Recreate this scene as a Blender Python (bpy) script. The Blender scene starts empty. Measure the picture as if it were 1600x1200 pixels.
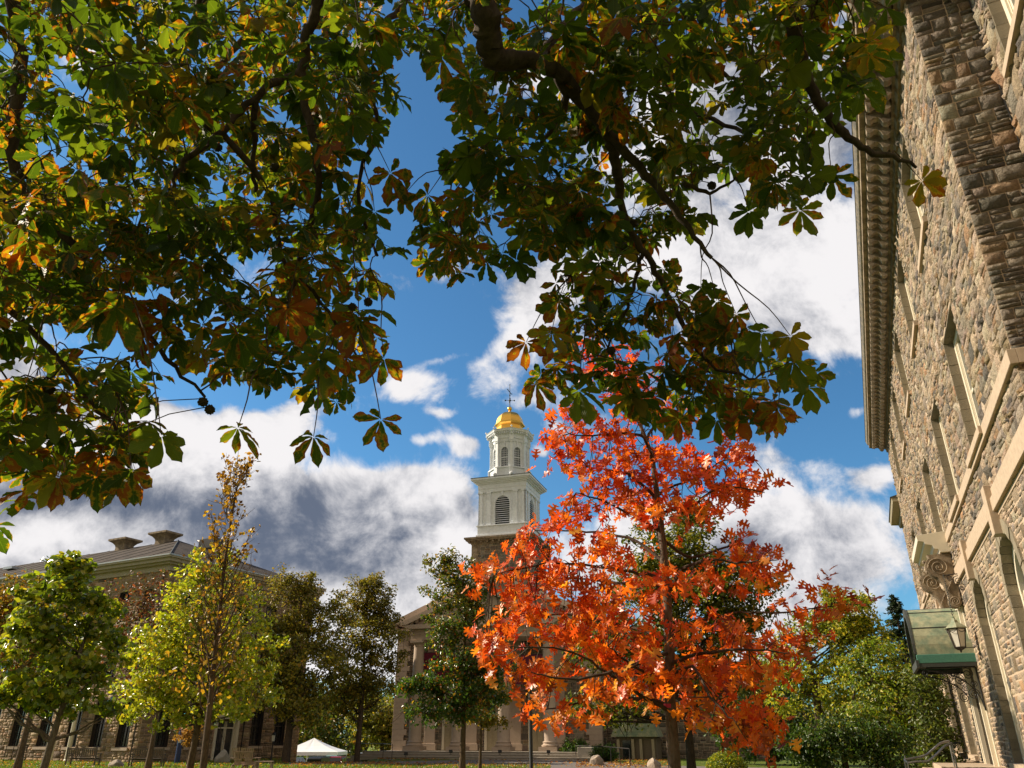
import bpy, bmesh, math, random
import numpy as np
from math import sin, cos, radians as R, pi, atan2, hypot
from mathutils import Vector, Matrix
random.seed(7); rng = np.random.default_rng(7)
SC = bpy.context.scene
COL = SC.collection

# ------------------------------------------------------------------ camera
EYE = 1.6
PITCH = math.atan(550 / 1200.)
cd = bpy.data.cameras.new('camera'); cam = bpy.data.objects.new('camera', cd); COL.objects.link(cam)
cam.location = (0, 0, EYE); cam.rotation_euler = (pi / 2 + PITCH, 0, 0)
cd.sensor_width = 36; cd.lens = 27; cd.clip_start = .05; cd.clip_end = 3000
SC.camera = cam
SC.view_settings.view_transform = 'Standard'; SC.view_settings.look = 'None'
SC.view_settings.gamma = 1; SC.view_settings.use_curve_mapping = False
SC.view_settings.exposure = 0.75
SC.render.film_transparent = False

# a survey helper: bearing / elevation read off the photograph, turned into a point at a stated distance
def ray(x, y):
    X = x - 800.; Y = y - 600.; c, s = cos(PITCH), sin(PITCH)
    return np.array((X, 1200 * c + Y * s, 1200 * s - Y * c))
def at(x, y, D):                 # slant distance D
    r = ray(x, y); r = r / np.linalg.norm(r) * D
    return np.array((r[0], r[1], EYE + r[2]))
def ath(x, y, D):                # horizontal distance D
    r = ray(x, y); r = r * (D / hypot(r[0], r[1]))
    return np.array((r[0], r[1], EYE + r[2]))
def gnd(x, y, z=0.):             # on level z
    r = ray(x, y); r = r * ((z - EYE) / r[2])
    return np.array((r[0], r[1], z))
def zat(y, D):                   # height seen at picture row y, straight ahead, horizontal distance D
    r = ray(800, y); return EYE + r[2] / r[1] * D

# ------------------------------------------------------------------ sun and sky
SUN_AZ, SUN_EL = R(-74), R(34)
sd = bpy.data.lights.new('sun', 'SUN'); so = bpy.data.objects.new('sun', sd); COL.objects.link(so)
sd.energy = 4.6; sd.angle = R(.5); sd.color = (1.0, .86, .655)
sdir = Vector((sin(SUN_AZ) * cos(SUN_EL), cos(SUN_AZ) * cos(SUN_EL), sin(SUN_EL)))
so.rotation_euler = sdir.to_track_quat('Z', 'Y').to_euler(); so.location = (-30, 5, 40)

class NT:
    def __init__(s, tree): s.t = tree; s.n = tree.nodes; s.l = tree.links
    def new(s, typ, **kw):
        n = s.n.new(typ)
        for k, v in kw.items(): setattr(n, k, v)
        return n
    def put(s, sock, v):
        if v is None: return
        if isinstance(v, bpy.types.NodeSocket): s.l.new(v, sock)
        else:
            if hasattr(sock.default_value, '__len__') and not hasattr(v, '__len__'): v = (v,) * len(sock.default_value)
            if hasattr(v, '__len__') and len(v) == 3 and len(sock.default_value) == 4: v = (*v, 1)
            sock.default_value = v
    def m(s, op, a, b=None, c=None, clamp=False):
        n = s.new('ShaderNodeMath', operation=op, use_clamp=clamp)
        for i, v in enumerate((a, b, c)): s.put(n.inputs[i], v) if v is not None else None
        return n.outputs[0]
    def vm(s, op, a, b=None, scale=None):
        n = s.new('ShaderNodeVectorMath', operation=op)
        s.put(n.inputs[0], a)
        if b is not None: s.put(n.inputs[1], b)
        if scale is not None: s.put(n.inputs['Scale'], scale)
        return n.outputs['Value'] if op in ('LENGTH', 'DOT_PRODUCT', 'DISTANCE') else n.outputs[0]
    def ramp(s, v, a, b, to0=0., to1=1., smooth=True):
        n = s.new('ShaderNodeMapRange', interpolation_type='SMOOTHSTEP' if smooth else 'LINEAR')
        s.put(n.inputs[0], v); n.inputs[1].default_value = a; n.inputs[2].default_value = b
        n.inputs[3].default_value = to0; n.inputs[4].default_value = to1
        return n.outputs[0]
    def mix(s, f, a, b, bt='MIX'):
        n = s.new('ShaderNodeMix', data_type='RGBA', blend_type=bt)
        s.put(n.inputs[0], f); s.put(n.inputs[6], a); s.put(n.inputs[7], b)
        return n.outputs[2]
    def noise(s, vec, scale, detail=4, rough=.55, dist=0., col=False):
        n = s.new('ShaderNodeTexNoise'); s.put(n.inputs['Vector'], vec)
        n.inputs['Scale'].default_value = scale; n.inputs['Detail'].default_value = detail
        n.inputs['Roughness'].default_value = rough; n.inputs['Distortion'].default_value = dist
        return n.outputs[1 if col else 0]

W = bpy.data.worlds.new("World"); SC.world = W; W.use_nodes = True
W.node_tree.nodes.clear(); g = NT(W.node_tree)
sky = g.new('ShaderNodeTexSky', sky_type='NISHITA', sun_disc=False, sun_elevation=SUN_EL, sun_rotation=SUN_AZ % (2 * pi))
sky.altitude = 200; sky.air_density = 1.0; sky.dust_density = .6; sky.ozone_density = 2.5
tc = g.new('ShaderNodeTexCoord'); dirv = tc.outputs['Generated']
sep = g.new('ShaderNodeSeparateXYZ'); g.put(sep.inputs[0], dirv)
azn = g.m('ARCTAN2', sep.outputs[0], sep.outputs[1]); eln = g.m('ARCSINE', sep.outputs[2])
cmb = g.new('ShaderNodeCombineXYZ'); g.put(cmb.inputs[0], azn); g.put(cmb.inputs[1], eln); ae = cmb.outputs[0]
warp = g.noise(dirv, 3.2, 4, .6, 0, True)
wv = g.vm('SCALE', g.vm('SUBTRACT', warp, (.5, .5, .5)), scale=.16)
aew = g.vm('ADD', ae, wv)
def blob(px, py, rx, ry, w, rot=0, src=None):
    """one cloud: bearing/elevation and size in radians, from where it stands in the sky"""
    r = ray(px, py); a = atan2(r[0], r[1]); e = math.asin(r[2] / np.linalg.norm(r))
    n = g.new('ShaderNodeMapping', vector_type='TEXTURE'); g.put(n.inputs[0], src or aew)
    n.inputs['Location'].default_value = (a, e, 0); n.inputs['Rotation'].default_value = (0, 0, R(rot))
    k = 1 / 1290.
    n.inputs['Scale'].default_value = (rx * k / max(.35, cos(e)), ry * k, 1)
    L = g.vm('LENGTH', n.outputs[0])
    return g.m('MULTIPLY', g.ramp(L, 1.0, 0.0), w)
def total(lst):
    t = lst[0]
    for q in lst[1:]: t = g.m('ADD', t, q)
    return t
clouds = [(590, 985, 420, 95, 1.3, 0), (1160, 975, 260, 70, .9, 0), (330, 790, 520, 190, 1.5, 0), (120, 880, 420, 130, 1.1, 0), (640, 850, 260, 130, 1.2, 0), (330, 660, 230, 75, 1.0, 0), (560, 790, 170, 75, 1.0, 0),
          (640, 595, 95, 62, 1.0, 20), (760, 560, 130, 50, .5, 25), (850, 640, 80, 40, .55, 0), (700, 420, 60, 25, .35, 0), (660, 690, 60, 22, .45, 0), (730, 705, 48, 38, .8, 0), (700, 545, 60, 18, .45, 25), (860, 714, 26, 14, .6, 0), (690, 640, 40, 20, .5, 0), (1250, 690, 60, 20, .4, 20), (660, 770, 60, 40, .6, 0), (1165, 560, 50, 24, .5, 0), (780, 605, 120, 45, .42, 20), (665, 175, 70, 45, .42, -20),
          (845, 455, 120, 90, .9, 0), (1010, 420, 190, 90, .62, 0), (1230, 430, 240, 150, 1.35, 0), (1180, 190, 430, 270, 1.3, 0), (1290, 520, 110, 60, .8, 0),
          (850, 120, 160, 100, .5, 0), (1180, 840, 260, 120, 1.25, 0), (1300, 900, 230, 110, 1.2, 0), (1220, 735, 130, 45, .6, -15), (1370, 770, 48, 32, .8, 0),
          (1330, 655, 40, 22, .5, 0), (140, 50, 150, 70, .6, -30), (60, 640, 160, 60, .6, 0), (1000, 860, 200, 110, .9, 0), (-300, 500, 500, 300, 1.1, 0),
          (900, 690, 70, 30, .4, 0), (1900, 700, 500, 400, 1.2, 0), (470, 640, 90, 50, .6, 0), (560, 640, 60, 60, .6, 0)]
dens = total([blob(*c) for c in clouds])
n1 = g.noise(dirv, 5.0, 9, .6, .25); n2 = g.noise(dirv, 13.0, 9, .66, .35)
nn = g.m('ADD', g.m('MULTIPLY', g.m('SUBTRACT', n1, .5), 2.1), g.m('MULTIPLY', g.m('SUBTRACT', n2, .5), 1.5))
den = g.m('ADD', dens, nn)
back = g.ramp(sep.outputs[1], .15, -.25)           # unseen warm cloud behind the camera, added for ambient fill
mask = g.ramp(g.m('ADD', den, g.m('MULTIPLY', back, .85)), .20, .74)
# the same noise a step towards the sun: sunlit flanks bright, far flanks grey
off = g.vm('ADD', dirv, tuple(sdir * .045))
n1b = g.noise(off, 5.0, 9, .6, .25); n2b = g.noise(g.vm('ADD', dirv, tuple(sdir * .02)), 13.0, 9, .66, .35)
lit = g.m('ADD', g.m('MULTIPLY', g.m('SUBTRACT', n1, n1b), 3.2), g.m('MULTIPLY', g.m('SUBTRACT', n2, n2b), 1.7))
greys = [(430, 845, 360, 120, 1.55, 0), (480, 770, 150, 60, .7, 0), (180, 800, 280, 60, .9, 0), (1150, 130, 420, 250, 1.0, 0), (1130, 840, 150, 70, .8, 0), (1260, 930, 150, 70, .7, 0),
         (-300, 500, 500, 300, .5, 0)]
gm = total([blob(*c) for c in greys])
whites = [(350, 680, 210, 55, .9, 0), (60, 860, 160, 50, .6, 0), (480, 915, 200, 35, .6, 0), (590, 800, 120, 50, .55, 25), (1230, 430, 200, 110, .45, 0), (60, 700, 130, 50, .6, 0), (680, 840, 120, 50, .8, 20)]
wm = total([blob(*c) for c in whites])
shade = g.m('ADD', g.m('SUBTRACT', g.m('ADD', gm, g.m('MULTIPLY', g.m('SUBTRACT', n1, .5), 1.5)), g.m('MULTIPLY', lit, 1.5)), g.m('MULTIPLY', wm, -1.0))
soft = g.noise(g.vm('MULTIPLY', dirv, (1, 1, 3.2)), 3.3, 5, .55, .6)
shade = g.ramp(g.m('ADD', shade, g.m('MULTIPLY', g.m('SUBTRACT', soft, .5), 2.4)), -.5, 1.65, 0, 1, True)
ccol = g.mix(shade, (5.9, 5.75, 5.8), (.85, 1.05, 1.5))
blue = g.mix(1.0, sky.outputs[0], (.42, .76, .90), 'MULTIPLY')
ccol = g.mix(back, ccol, (3.6, 3.1, 2.5)); fin = g.mix(mask, blue, ccol)
bg = g.new('ShaderNodeBackground'); g.put(bg.inputs[0], fin); bg.inputs[1].default_value = .093
wo = g.new('ShaderNodeOutputWorld'); g.l.new(bg.outputs[0], wo.inputs[0])
W.cycles.sampling_method = 'MANUAL'; W.cycles.sample_map_resolution = 512

# ------------------------------------------------------------------ materials
MT = {}
def mat(name, col, rough=.7, var=0., scale=6., bump=0., bscale=40., metal=0., spec=.4, col2=None, attr=None, emis=None, detail=5):
    if name in MT: return MT[name]
    m = bpy.data.materials.new(name); m.use_nodes = True; g = NT(m.node_tree); b = m.node_tree.nodes['Principled BSDF']
    tc = g.new('ShaderNodeTexCoord'); P = tc.outputs['Object']
    c = (*col, 1) if len(col) == 3 else col
    if attr:
        a = g.new('ShaderNodeAttribute', attribute_name=attr); c = a.outputs['Color']
    if var or col2:
        n = g.noise(P, scale, detail, .6)
        if col2: c = g.mix(g.ramp(n, .38, .62), c, (*col2, 1))
        if var:
            n3 = g.noise(P, scale * 3.1, 5, .65)
            k = g.ramp(n3, .25, .75, 1 - var, 1 + var, False)
            kk = g.new('ShaderNodeCombineXYZ')
            for i in range(3): g.put(kk.inputs[i], k)
            c = g.mix(1.0, c, kk.outputs[0], 'MULTIPLY')
    g.put(b.inputs['Base Color'], c); b.inputs['Roughness'].default_value = rough
    b.inputs['Metallic'].default_value = metal; b.inputs['Specular IOR Level'].default_value = spec
    if bump:
        n4 = g.noise(P, bscale, 6, .7)
        if name == 'stone':
            vo = g.new('ShaderNodeTexVoronoi', feature='F1'); g.put(vo.inputs['Vector'], P); vo.inputs['Scale'].default_value = 13; n5 = g.noise(P, 7, 6, .75, .5)
            n4 = g.m('ADD', g.m('MULTIPLY', n4, .45), g.m('ADD', g.m('MULTIPLY', vo.outputs[0], .5), g.m('MULTIPLY', n5, 1.4)))
        bp = g.new('ShaderNodeBump'); bp.inputs['Strength'].default_value = bump; bp.inputs['Distance'].default_value = .06 if name == 'stone' else .03
        g.put(bp.inputs['Height'], n4); g.l.new(bp.outputs[0], b.inputs['Normal'])
    if emis: g.put(b.inputs['Emission Color'], (*emis[:3], 1)); b.inputs['Emission Strength'].default_value = emis[3]
    MT[name] = m; return m

def leafmat(name, trans=.42, rough=.42, gain=(1.25, 1.3, .75), spec=.5):
    m = bpy.data.materials.new(name); m.use_nodes = True; g = NT(m.node_tree); b = m.node_tree.nodes['Principled BSDF']
    a = g.new('ShaderNodeAttribute', attribute_name='col'); c = a.outputs['Color']
    g.put(b.inputs['Base Color'], c); b.inputs['Roughness'].default_value = rough; b.inputs['Specular IOR Level'].default_value = spec
    t = g.new('ShaderNodeBsdfTranslucent'); g.put(t.inputs[0], g.mix(1., c, (*gain, 1), 'MULTIPLY'))
    mx = g.new('ShaderNodeMixShader'); mx.inputs[0].default_value = trans
    g.l.new(b.outputs[0], mx.inputs[1]); g.l.new(t.outputs[0], mx.inputs[2])
    g.l.new(mx.outputs[0], m.node_tree.nodes['Material Output'].inputs[0]); MT[name] = m; return m

def chestnutmat():
    m = bpy.data.materials.new('chestnut_leaf'); m.use_nodes = True; g = NT(m.node_tree); b = m.node_tree.nodes['Principled BSDF']
    a = g.new('ShaderNodeAttribute', attribute_name='col'); c = a.outputs['Color']
    br = g.new('ShaderNodeAttribute', attribute_name='rust'); rust = br.outputs['Fac']
    uv = g.new('ShaderNodeUVMap'); s = g.new('ShaderNodeSeparateXYZ'); g.put(s.inputs[0], uv.outputs[0])
    tc = g.new('ShaderNodeTexCoord')
    ax = g.m('ABSOLUTE', s.outputs[0])
    # side veins run forward from the midrib; blotches start at the rim and between veins
    vein = g.m('FRACT', g.m('SUBTRACT', g.m('MULTIPLY', s.outputs[1], 11.0), g.m('MULTIPLY', ax, 2.6)))
    vd = g.m('ABSOLUTE', g.m('SUBTRACT', vein, .5)); vl = g.ramp(vd, .05, .0)
    mid = g.ramp(ax, .06, .0); veins = g.m('MAXIMUM', g.m('MULTIPLY', vl, .55), mid)
    n = g.noise(tc.outputs['Object'], 16, 5, .65); n2 = g.noise(tc.outputs['Object'], 60, 4, .6)
    e = g.m('ADD', g.m('MULTIPLY', ax, .34), g.m('MULTIPLY', s.outputs[1], .16))
    h = g.m('ADD', g.m('ADD', e, g.m('MULTIPLY', g.m('SUBTRACT', n, .5), 1.5)), g.m('ADD', g.m('MULTIPLY', g.m('SUBTRACT', n2, .5), .5), rust))
    yel = g.ramp(h, .62, .78); brn = g.ramp(h, .76, .88); dry = g.ramp(h, 1.1, 1.35)
    c = g.mix(g.m('MULTIPLY', veins, .35), c, (.13, .20, .05, 1))
    c = g.mix(g.m('MULTIPLY', yel, .8), c, (.30, .20, .018, 1))
    c = g.mix(g.m('MULTIPLY', brn, .95), c, (.20, .055, .012, 1))
    c = g.mix(dry, c, (.13, .05, .02, 1))
    g.put(b.inputs['Base Color'], c); b.inputs['Roughness'].default_value = .5; b.inputs['Specular IOR Level'].default_value = .4
    t = g.new('ShaderNodeBsdfTranslucent'); g.put(t.inputs[0], g.mix(1., c, (2.5, 2.3, .6, 1), 'MULTIPLY'))
    bp = g.new('ShaderNodeBump'); bp.inputs['Strength'].default_value = .5; bp.inputs['Distance'].default_value = .004
    g.put(bp.inputs['Height'], g.m('SUBTRACT', g.ramp(vd, 0, .5), veins)); g.l.new(bp.outputs[0], b.inputs['Normal'])
    mx = g.new('ShaderNodeMixShader'); mx.inputs[0].default_value = .57
    g.l.new(b.outputs[0], mx.inputs[1]); g.l.new(t.outputs[0], mx.inputs[2])
    g.l.new(mx.outputs[0], m.node_tree.nodes['Material Output'].inputs[0]); MT['chestnut_leaf'] = m; return m

def barkmat(name, c1, c2, sc=9):
    m = bpy.data.materials.new(name); m.use_nodes = True; g = NT(m.node_tree); b = m.node_tree.nodes['Principled BSDF']
    tc = g.new('ShaderNodeTexCoord'); mp = g.new('ShaderNodeMapping'); g.put(mp.inputs[0], tc.outputs['Object']); mp.inputs['Scale'].default_value = (1, 1, .22)
    n = g.noise(mp.outputs[0], sc * 3, 7, .7, .6); n2 = g.noise(tc.outputs['Object'], sc, 4, .6)
    g.put(b.inputs['Base Color'], g.mix(g.ramp(g.m('ADD', g.m('MULTIPLY', n, .7), g.m('MULTIPLY', n2, .3)), .35, .65), (*c1, 1), (*c2, 1)))
    b.inputs['Roughness'].default_value = .9; b.inputs['Specular IOR Level'].default_value = .2
    bp = g.new('ShaderNodeBump'); bp.inputs['Strength'].default_value = .9; bp.inputs['Distance'].default_value = .02
    g.put(bp.inputs['Height'], n); g.l.new(bp.outputs[0], b.inputs['Normal']); MT[name] = m; return m

mat('stone', (.3, .25, .2), .88, .34, 9., 1., 26., spec=.25, attr='col')
mat('mortar', (.48, .36, .255), .95, .12, 5., .4, 60., spec=.1)
mat('trim_stone', (.44, .335, .24), .8, .16, 2.5, .2, 60., spec=.25)
mat('jamb_stone', (.36, .31, .21), .85, .14, 5., .5, 40., spec=.2, attr='col')  # reveal stones take darkened colours that imitate their shade
mat('cream_paint', (.66, .59, .465), .45, .05, 3.)
mat('weathered_shaded_stone', (.17, .13, .09), .85, .30, 3., .3, 30, col2=(.30, .23, .16), spec=.2)  # weathered masonry; on the door consoles its dark tone stands for shade
mat('gutter_metal', (.30, .235, .14), .45, .35, 5., .1, 30, col2=(.17, .14, .09), metal=.25)
mat('old_cream', (.33, .275, .18), .6, .18, 2.5, .1, 50)
mat('white_paint', (.72, .745, .785), .5, .13, 1.4, .1, 20)
mat('tan_stone', (.46, .36, .285), .8, .10, 1.4, .15, 30, spec=.2)
mat('roof_slate', (.05, .039, .032), .9, .3, 1.3, .4, 12, col2=(.078, .062, .052), spec=.1)
mat('dark_glass', (.015, .018, .022), .08, spec=.8)
mat('sky_glass', (.03, .045, .06), .04, spec=1.)
mat('black_iron', (.012, .012, .012), .45, spec=.4)
mat('iron_rust', (.03, .022, .018), .6, .3, 20)
mat('dark_metal', (.05, .047, .045), .4, metal=.6)
mat('grey_rail', (.34, .32, .30), .4, .1, 20, metal=.5)
mat('copper', (.17, .22, .15), .6, .28, 2.6, .15, 20, col2=(.31, .31, .20), spec=.4)
mat('copper_green', (.06, .20, .15), .6, .2, 6, spec=.5)
mat('copper_dark', (.045, .05, .045), .7, .2, 6)
mat('gold', (.86, .50, .10), .33, .12, 3., .12, 9, metal=1., spec=.5)
mat('white_vinyl', (.82, .82, .84), .6, .04, 1.)
mat('asphalt', (.145, .125, .112), .9, .15, 1.2, .3, 40)
mat('step_stone', (.36, .32, .27), .85, .15, 2., .2, 30)
mat('concrete', (.26, .24, .21), .9, .18, 1.5, .2, 30)
mat('boulder', (.38, .30, .23), .9, .3, 3., 1., 8, col2=(.24, .2, .17))
mat('bench_wood', (.12, .092, .078), .75, .25, 12, .2, 60)
mat('chair_wood', (.34, .235, .17), .7, .2, 12, .2, 60)
mat('maroon', (.12, .004, .022), .7, .1, 3)
mat('letter_white', (.75, .73, .7), .6)
mat('porch_wood', (.16, .125, .085), .8, .2, 3)
mat('blue_pole', (.006, .018, .085), .35, spec=.5)
mat('frosted', (.62, .58, .52), .35, .08, 6, spec=.4)
mat('cyan_lamp', (.02, .3, .35), .3, emis=(.05, .6, .7, 1.2))
mat('car_green', (.16, .26, .2), .3, spec=.6)
mat('car_red', (.24, .012, .02), .25, spec=.6)
mat('car_silver', (.38, .4, .42), .3, spec=.6)
mat('tail_red', (.5, .01, .01), .3)
mat('tyre', (.02, .02, .02), .8)
mat('husk', (.06, .045, .018), .8, .3, 60, .8, 200)
mat('tape_pink', (.6, .05, .12), .6)
mat('orange_cone', (.7, .12, .02), .6)
mat('door_dark', (.04, .032, .025), .5, .2, 4)
mat('grass_blade', (.09, .13, .03), .8, attr='col')
leafmat('leaf', .45, .42, (1.5, 1.5, .75)); leafmat('leaf_glossy', .42, .30, (1.6, 1.6, .6), .7); leafmat('oak_leaf', .5, .36, (1.4, 1.15, .8), .55); chestnutmat()
barkmat('bark_dark', (.045, .032, .024), (.10, .072, .05), 8)
barkmat('bark_black', (.018, .013, .010), (.045, .034, .026), 8)
barkmat('bark_grey', (.085, .065, .048), (.19, .15, .115), 10)
barkmat('bark_brown', (.06, .038, .024), (.14, .095, .06), 8)

# ------------------------------------------------------------------ mesh helpers
def link(name, me, material, parent=None, smooth=False):
    o = bpy.data.objects.new(name, me); COL.objects.link(o)
    if material is not None:
        for q in (material if isinstance(material, (list, tuple)) else [material]): me.materials.append(MT[q])
    if parent is not None: o.parent = parent
    if smooth: me.shade_smooth()
    return o
def tag(o, label=None, cat=None, group=None, kind=None):
    for k, v in (('label', label), ('category', cat), ('group', group), ('kind', kind)):
        if v: o[k] = v
    return o
def empty(name, loc, rz, label, cat, group=None):
    o = bpy.data.objects.new(name, None); COL.objects.link(o); o.location = tuple(loc); o.rotation_euler = (0, 0, rz)
    o.empty_display_size = .3
    return tag(o, label, cat, group)
def copy_tree(o, parent=None):
    c = o.copy(); COL.objects.link(c); c.parent = parent
    for ch in list(o.children): copy_tree(ch, c)
    return c
def np_mesh(name, V, F, col=None, uv=None, rust=None):
    """V (n,3); F list of index arrays (k,3)/(k,4); col (n,3) per vertex"""
    V = np.asarray(V, dtype=np.float32).reshape(-1, 3); F = [np.asarray(f, dtype=np.int32) for f in F if len(f)]
    me = bpy.data.meshes.new(name); me.vertices.add(len(V)); me.vertices.foreach_set('co', V.ravel())
    loops = np.concatenate([f.ravel() for f in F]); tot = np.concatenate([np.full(len(f), f.shape[1], dtype=np.int32) for f in F])
    st = np.concatenate(([0], np.cumsum(tot)[:-1])).astype(np.int32)
    me.loops.add(len(loops)); me.loops.foreach_set('vertex_index', loops); me.polygons.add(len(tot)); me.polygons.foreach_set('loop_start', st)
    me.polygons.foreach_set('loop_total', tot)
    me.update(calc_edges=True)
    if col is not None:
        a = me.attributes.new('col', 'FLOAT_COLOR', 'POINT'); a.data.foreach_set('color', np.concatenate([col, np.ones((len(col), 1))], 1).astype(np.float32).ravel())
    if rust is not None:
        a = me.attributes.new('rust', 'FLOAT', 'POINT'); a.data.foreach_set('value', rust.astype(np.float32))
    if uv is not None:
        l = me.uv_layers.new(name='UVMap'); l.data.foreach_set('uv', uv[loops].astype(np.float32).ravel())
    return me

class MB:
    """collects shapes in one mesh"""
    def __init__(s, T=None): s.v = []; s.f = []; s.T = T; s.c = []; s.cc = None
    def add(s, vs, fs, M=None):
        o = len(s.v)
        for p in vs:
            p = Vector(p)
            if M is not None: p = M @ p
            if s.T is not None: p = s.T @ p
            s.v.append(tuple(p)); s.c.append(s.cc or (.3, .3, .3))
        s.f += [tuple(i + o for i in f) for f in fs]; return s
    def box(s, x0, x1, y0, y1, z0, z1, M=None):
        if x0 > x1: x0, x1 = x1, x0
        if y0 > y1: y0, y1 = y1, y0
        if z0 > z1: z0, z1 = z1, z0
        return s.add([(x0, y0, z0), (x1, y0, z0), (x1, y1, z0), (x0, y1, z0), (x0, y0, z1), (x1, y0, z1), (x1, y1, z1), (x0, y1, z1)],
                     [(0, 3, 2, 1), (4, 5, 6, 7), (0, 1, 5, 4), (1, 2, 6, 5), (2, 3, 7, 6), (3, 0, 4, 7)], M)
    def prism(s, poly, a0, a1, axis='y', M=None):
        """poly of (p,q) extruded along axis; axis x:(p,q)=(y,z) y:(x,z) z:(x,y)"""
        n = len(poly); ar = sum(poly[i][0] * poly[(i + 1) % n][1] - poly[(i + 1) % n][0] * poly[i][1] for i in range(n))
        def pt(p, a): return {'x': (a, p[0], p[1]), 'y': (p[0], a, p[1]), 'z': (p[0], p[1], a)}[axis]
        vs = [pt(p, a0) for p in poly] + [pt(p, a1) for p in poly]
        fs = [tuple(range(n)), tuple(range(2 * n - 1, n - 1, -1))] + [(i, i + n, (i + 1) % n + n, (i + 1) % n) for i in range(n)]
        if (ar > 0) != (axis == 'y'): fs = [tuple(reversed(f)) for f in fs]
        return s.add(vs, fs, M)
    def tube(s, pts, rad, seg=8, caps=True, M=None):
        pts = [Vector(p) for p in pts]; n = len(pts)
        if not hasattr(rad, '__len__'): rad = [rad] * n
        vs = []; fs = []; up = Vector((0, 0, 1)); N = None
        for i, p in enumerate(pts):
            t = (pts[min(i + 1, n - 1)] - pts[max(i - 1, 0)])
            if t.length < 1e-9: t = Vector((0, 0, 1))
            t.normalize()
            if N is None:
                N = t.cross(Vector((.31, .87, .12)) if abs(t.z) > .9 else up)
            N = (N - t * N.dot(t)).normalized(); B = t.cross(N)
            for k in range(seg):
                a = 2 * pi * k / seg; vs.append(p + (N * cos(a) + B * sin(a)) * rad[i])
        for i in range(n - 1):
            for k in range(seg): fs.append((i * seg + k, i * seg + (k + 1) % seg, (i + 1) * seg + (k + 1) % seg, (i + 1) * seg + k))
        if caps: fs += [tuple(reversed(range(seg))), tuple((n - 1) * seg + k for k in range(seg))]
        return s.add(vs, fs, M)
    def lathe(s, prof, cx=0, cy=0, seg=16, M=None, phase=0., capt=True, capb=True):
        vs = []; fs = []; n = len(prof)
        for r, z in prof:
            for k in range(seg): a = 2 * pi * (k + phase) / seg; vs.append((cx + r * cos(a), cy + r * sin(a), z))
        for i in range(n - 1):
            for k in range(seg): fs.append((i * seg + k, i * seg + (k + 1) % seg, (i + 1) * seg + (k + 1) % seg, (i + 1) * seg + k))
        if capb: fs.append(tuple(reversed(range(seg))))
        if capt: fs.append(tuple((n - 1) * seg + k for k in range(seg)))
        return s.add(vs, fs, M)
    def ball(s, c, r, seg=10, ring=7, sz=1.):
        prof = [(max(1e-3, r * sin(pi * i / ring)), c[2] - r * sz * cos(pi * i / ring)) for i in range(ring + 1)]
        return s.lathe(prof, c[0], c[1], seg)
    def build(s, name, material, parent=None, smooth=False, col=False, bevel=0):
        me = bpy.data.meshes.new(name); me.from_pydata(s.v, [], s.f); me.update()
        if col:
            a = me.attributes.new('col', 'FLOAT_COLOR', 'POINT'); a.data.foreach_set('color', np.array([(*c, 1) for c in s.c], dtype=np.float32).ravel())
        if bevel:
            bm = bmesh.new(); bm.from_mesh(me); bmesh.ops.bevel(bm, geom=list(bm.edges), offset=bevel, segments=1, affect='EDGES', clamp_overlap=True); bm.to_mesh(me); bm.free()
        o = link(name, me, material, parent)
        if smooth:
            me.shade_smooth()
            try: me.set_sharp_from_angle(angle=R(40))
            except Exception: pass
        return o
def bez(p0, p1, p2, p3, n):
    p0, p1, p2, p3 = map(np.array, (p0, p1, p2, p3)); t = np.linspace(0, 1, n)[:, None]
    return (1 - t) ** 3 * p0 + 3 * (1 - t) ** 2 * t * p1 + 3 * (1 - t) * t * t * p2 + t ** 3 * p3
def smoothpath(pts, k=4, jit=0.):
    P = np.array(pts, dtype=float); n = len(P); out = []
    for i in range(n - 1):
        a, b, c, d = P[max(i - 1, 0)], P[i], P[i + 1], P[min(i + 2, n - 1)]
        for t in np.arange(k) / k:
            out.append(.5 * ((2 * b) + (-a + c) * t + (2 * a - 5 * b + 4 * c - d) * t * t + (-a + 3 * b - 3 * c + d) * t ** 3))
    out.append(P[-1]); out = np.array(out)
    if jit: out[1:-1] += rng.normal(0, jit, out[1:-1].shape)
    return out
# ------------------------------------------------------------------ masonry
def merge(iv):
    iv = sorted(iv); out = []
    for a, b in iv:
        if out and a <= out[-1][1] + 1e-6: out[-1][1] = max(out[-1][1], b)
        else: out.append([a, b])
    return out
def wall_quads(a0, a1, z0, z1, ops):
    zs = sorted({z0, z1} | {z for o in ops for z in o[2:4] if z0 < z < z1}); out = []
    for za, zb in zip(zs[:-1], zs[1:]):
        zm = (za + zb) / 2; iv = merge([(max(o[0], a0), min(o[1], a1)) for o in ops if o[2] < zm < o[3] and o[1] > a0 and o[0] < a1]); x = a0
        for i0, i1 in iv:
            if i0 > x + 1e-4: out.append((x, i0, za, zb))
            x = max(x, i1)
        if a1 > x + 1e-4: out.append((x, a1, za, zb))
    return out
def arch_ops(cx, hw, z0, zs, n=7, grow=.04):
    """rect below the spring line and strips following a round head"""
    ops = [(cx - hw, cx + hw, z0, zs)]
    for i in range(n):
        t0, t1 = i / n, (i + 1) / n
        w = hw * math.sqrt(max(0, 1 - t0 * t0)) + grow
        ops.append((cx - w, cx + w, zs + hw * t0, zs + hw * t1))
    return ops
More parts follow.
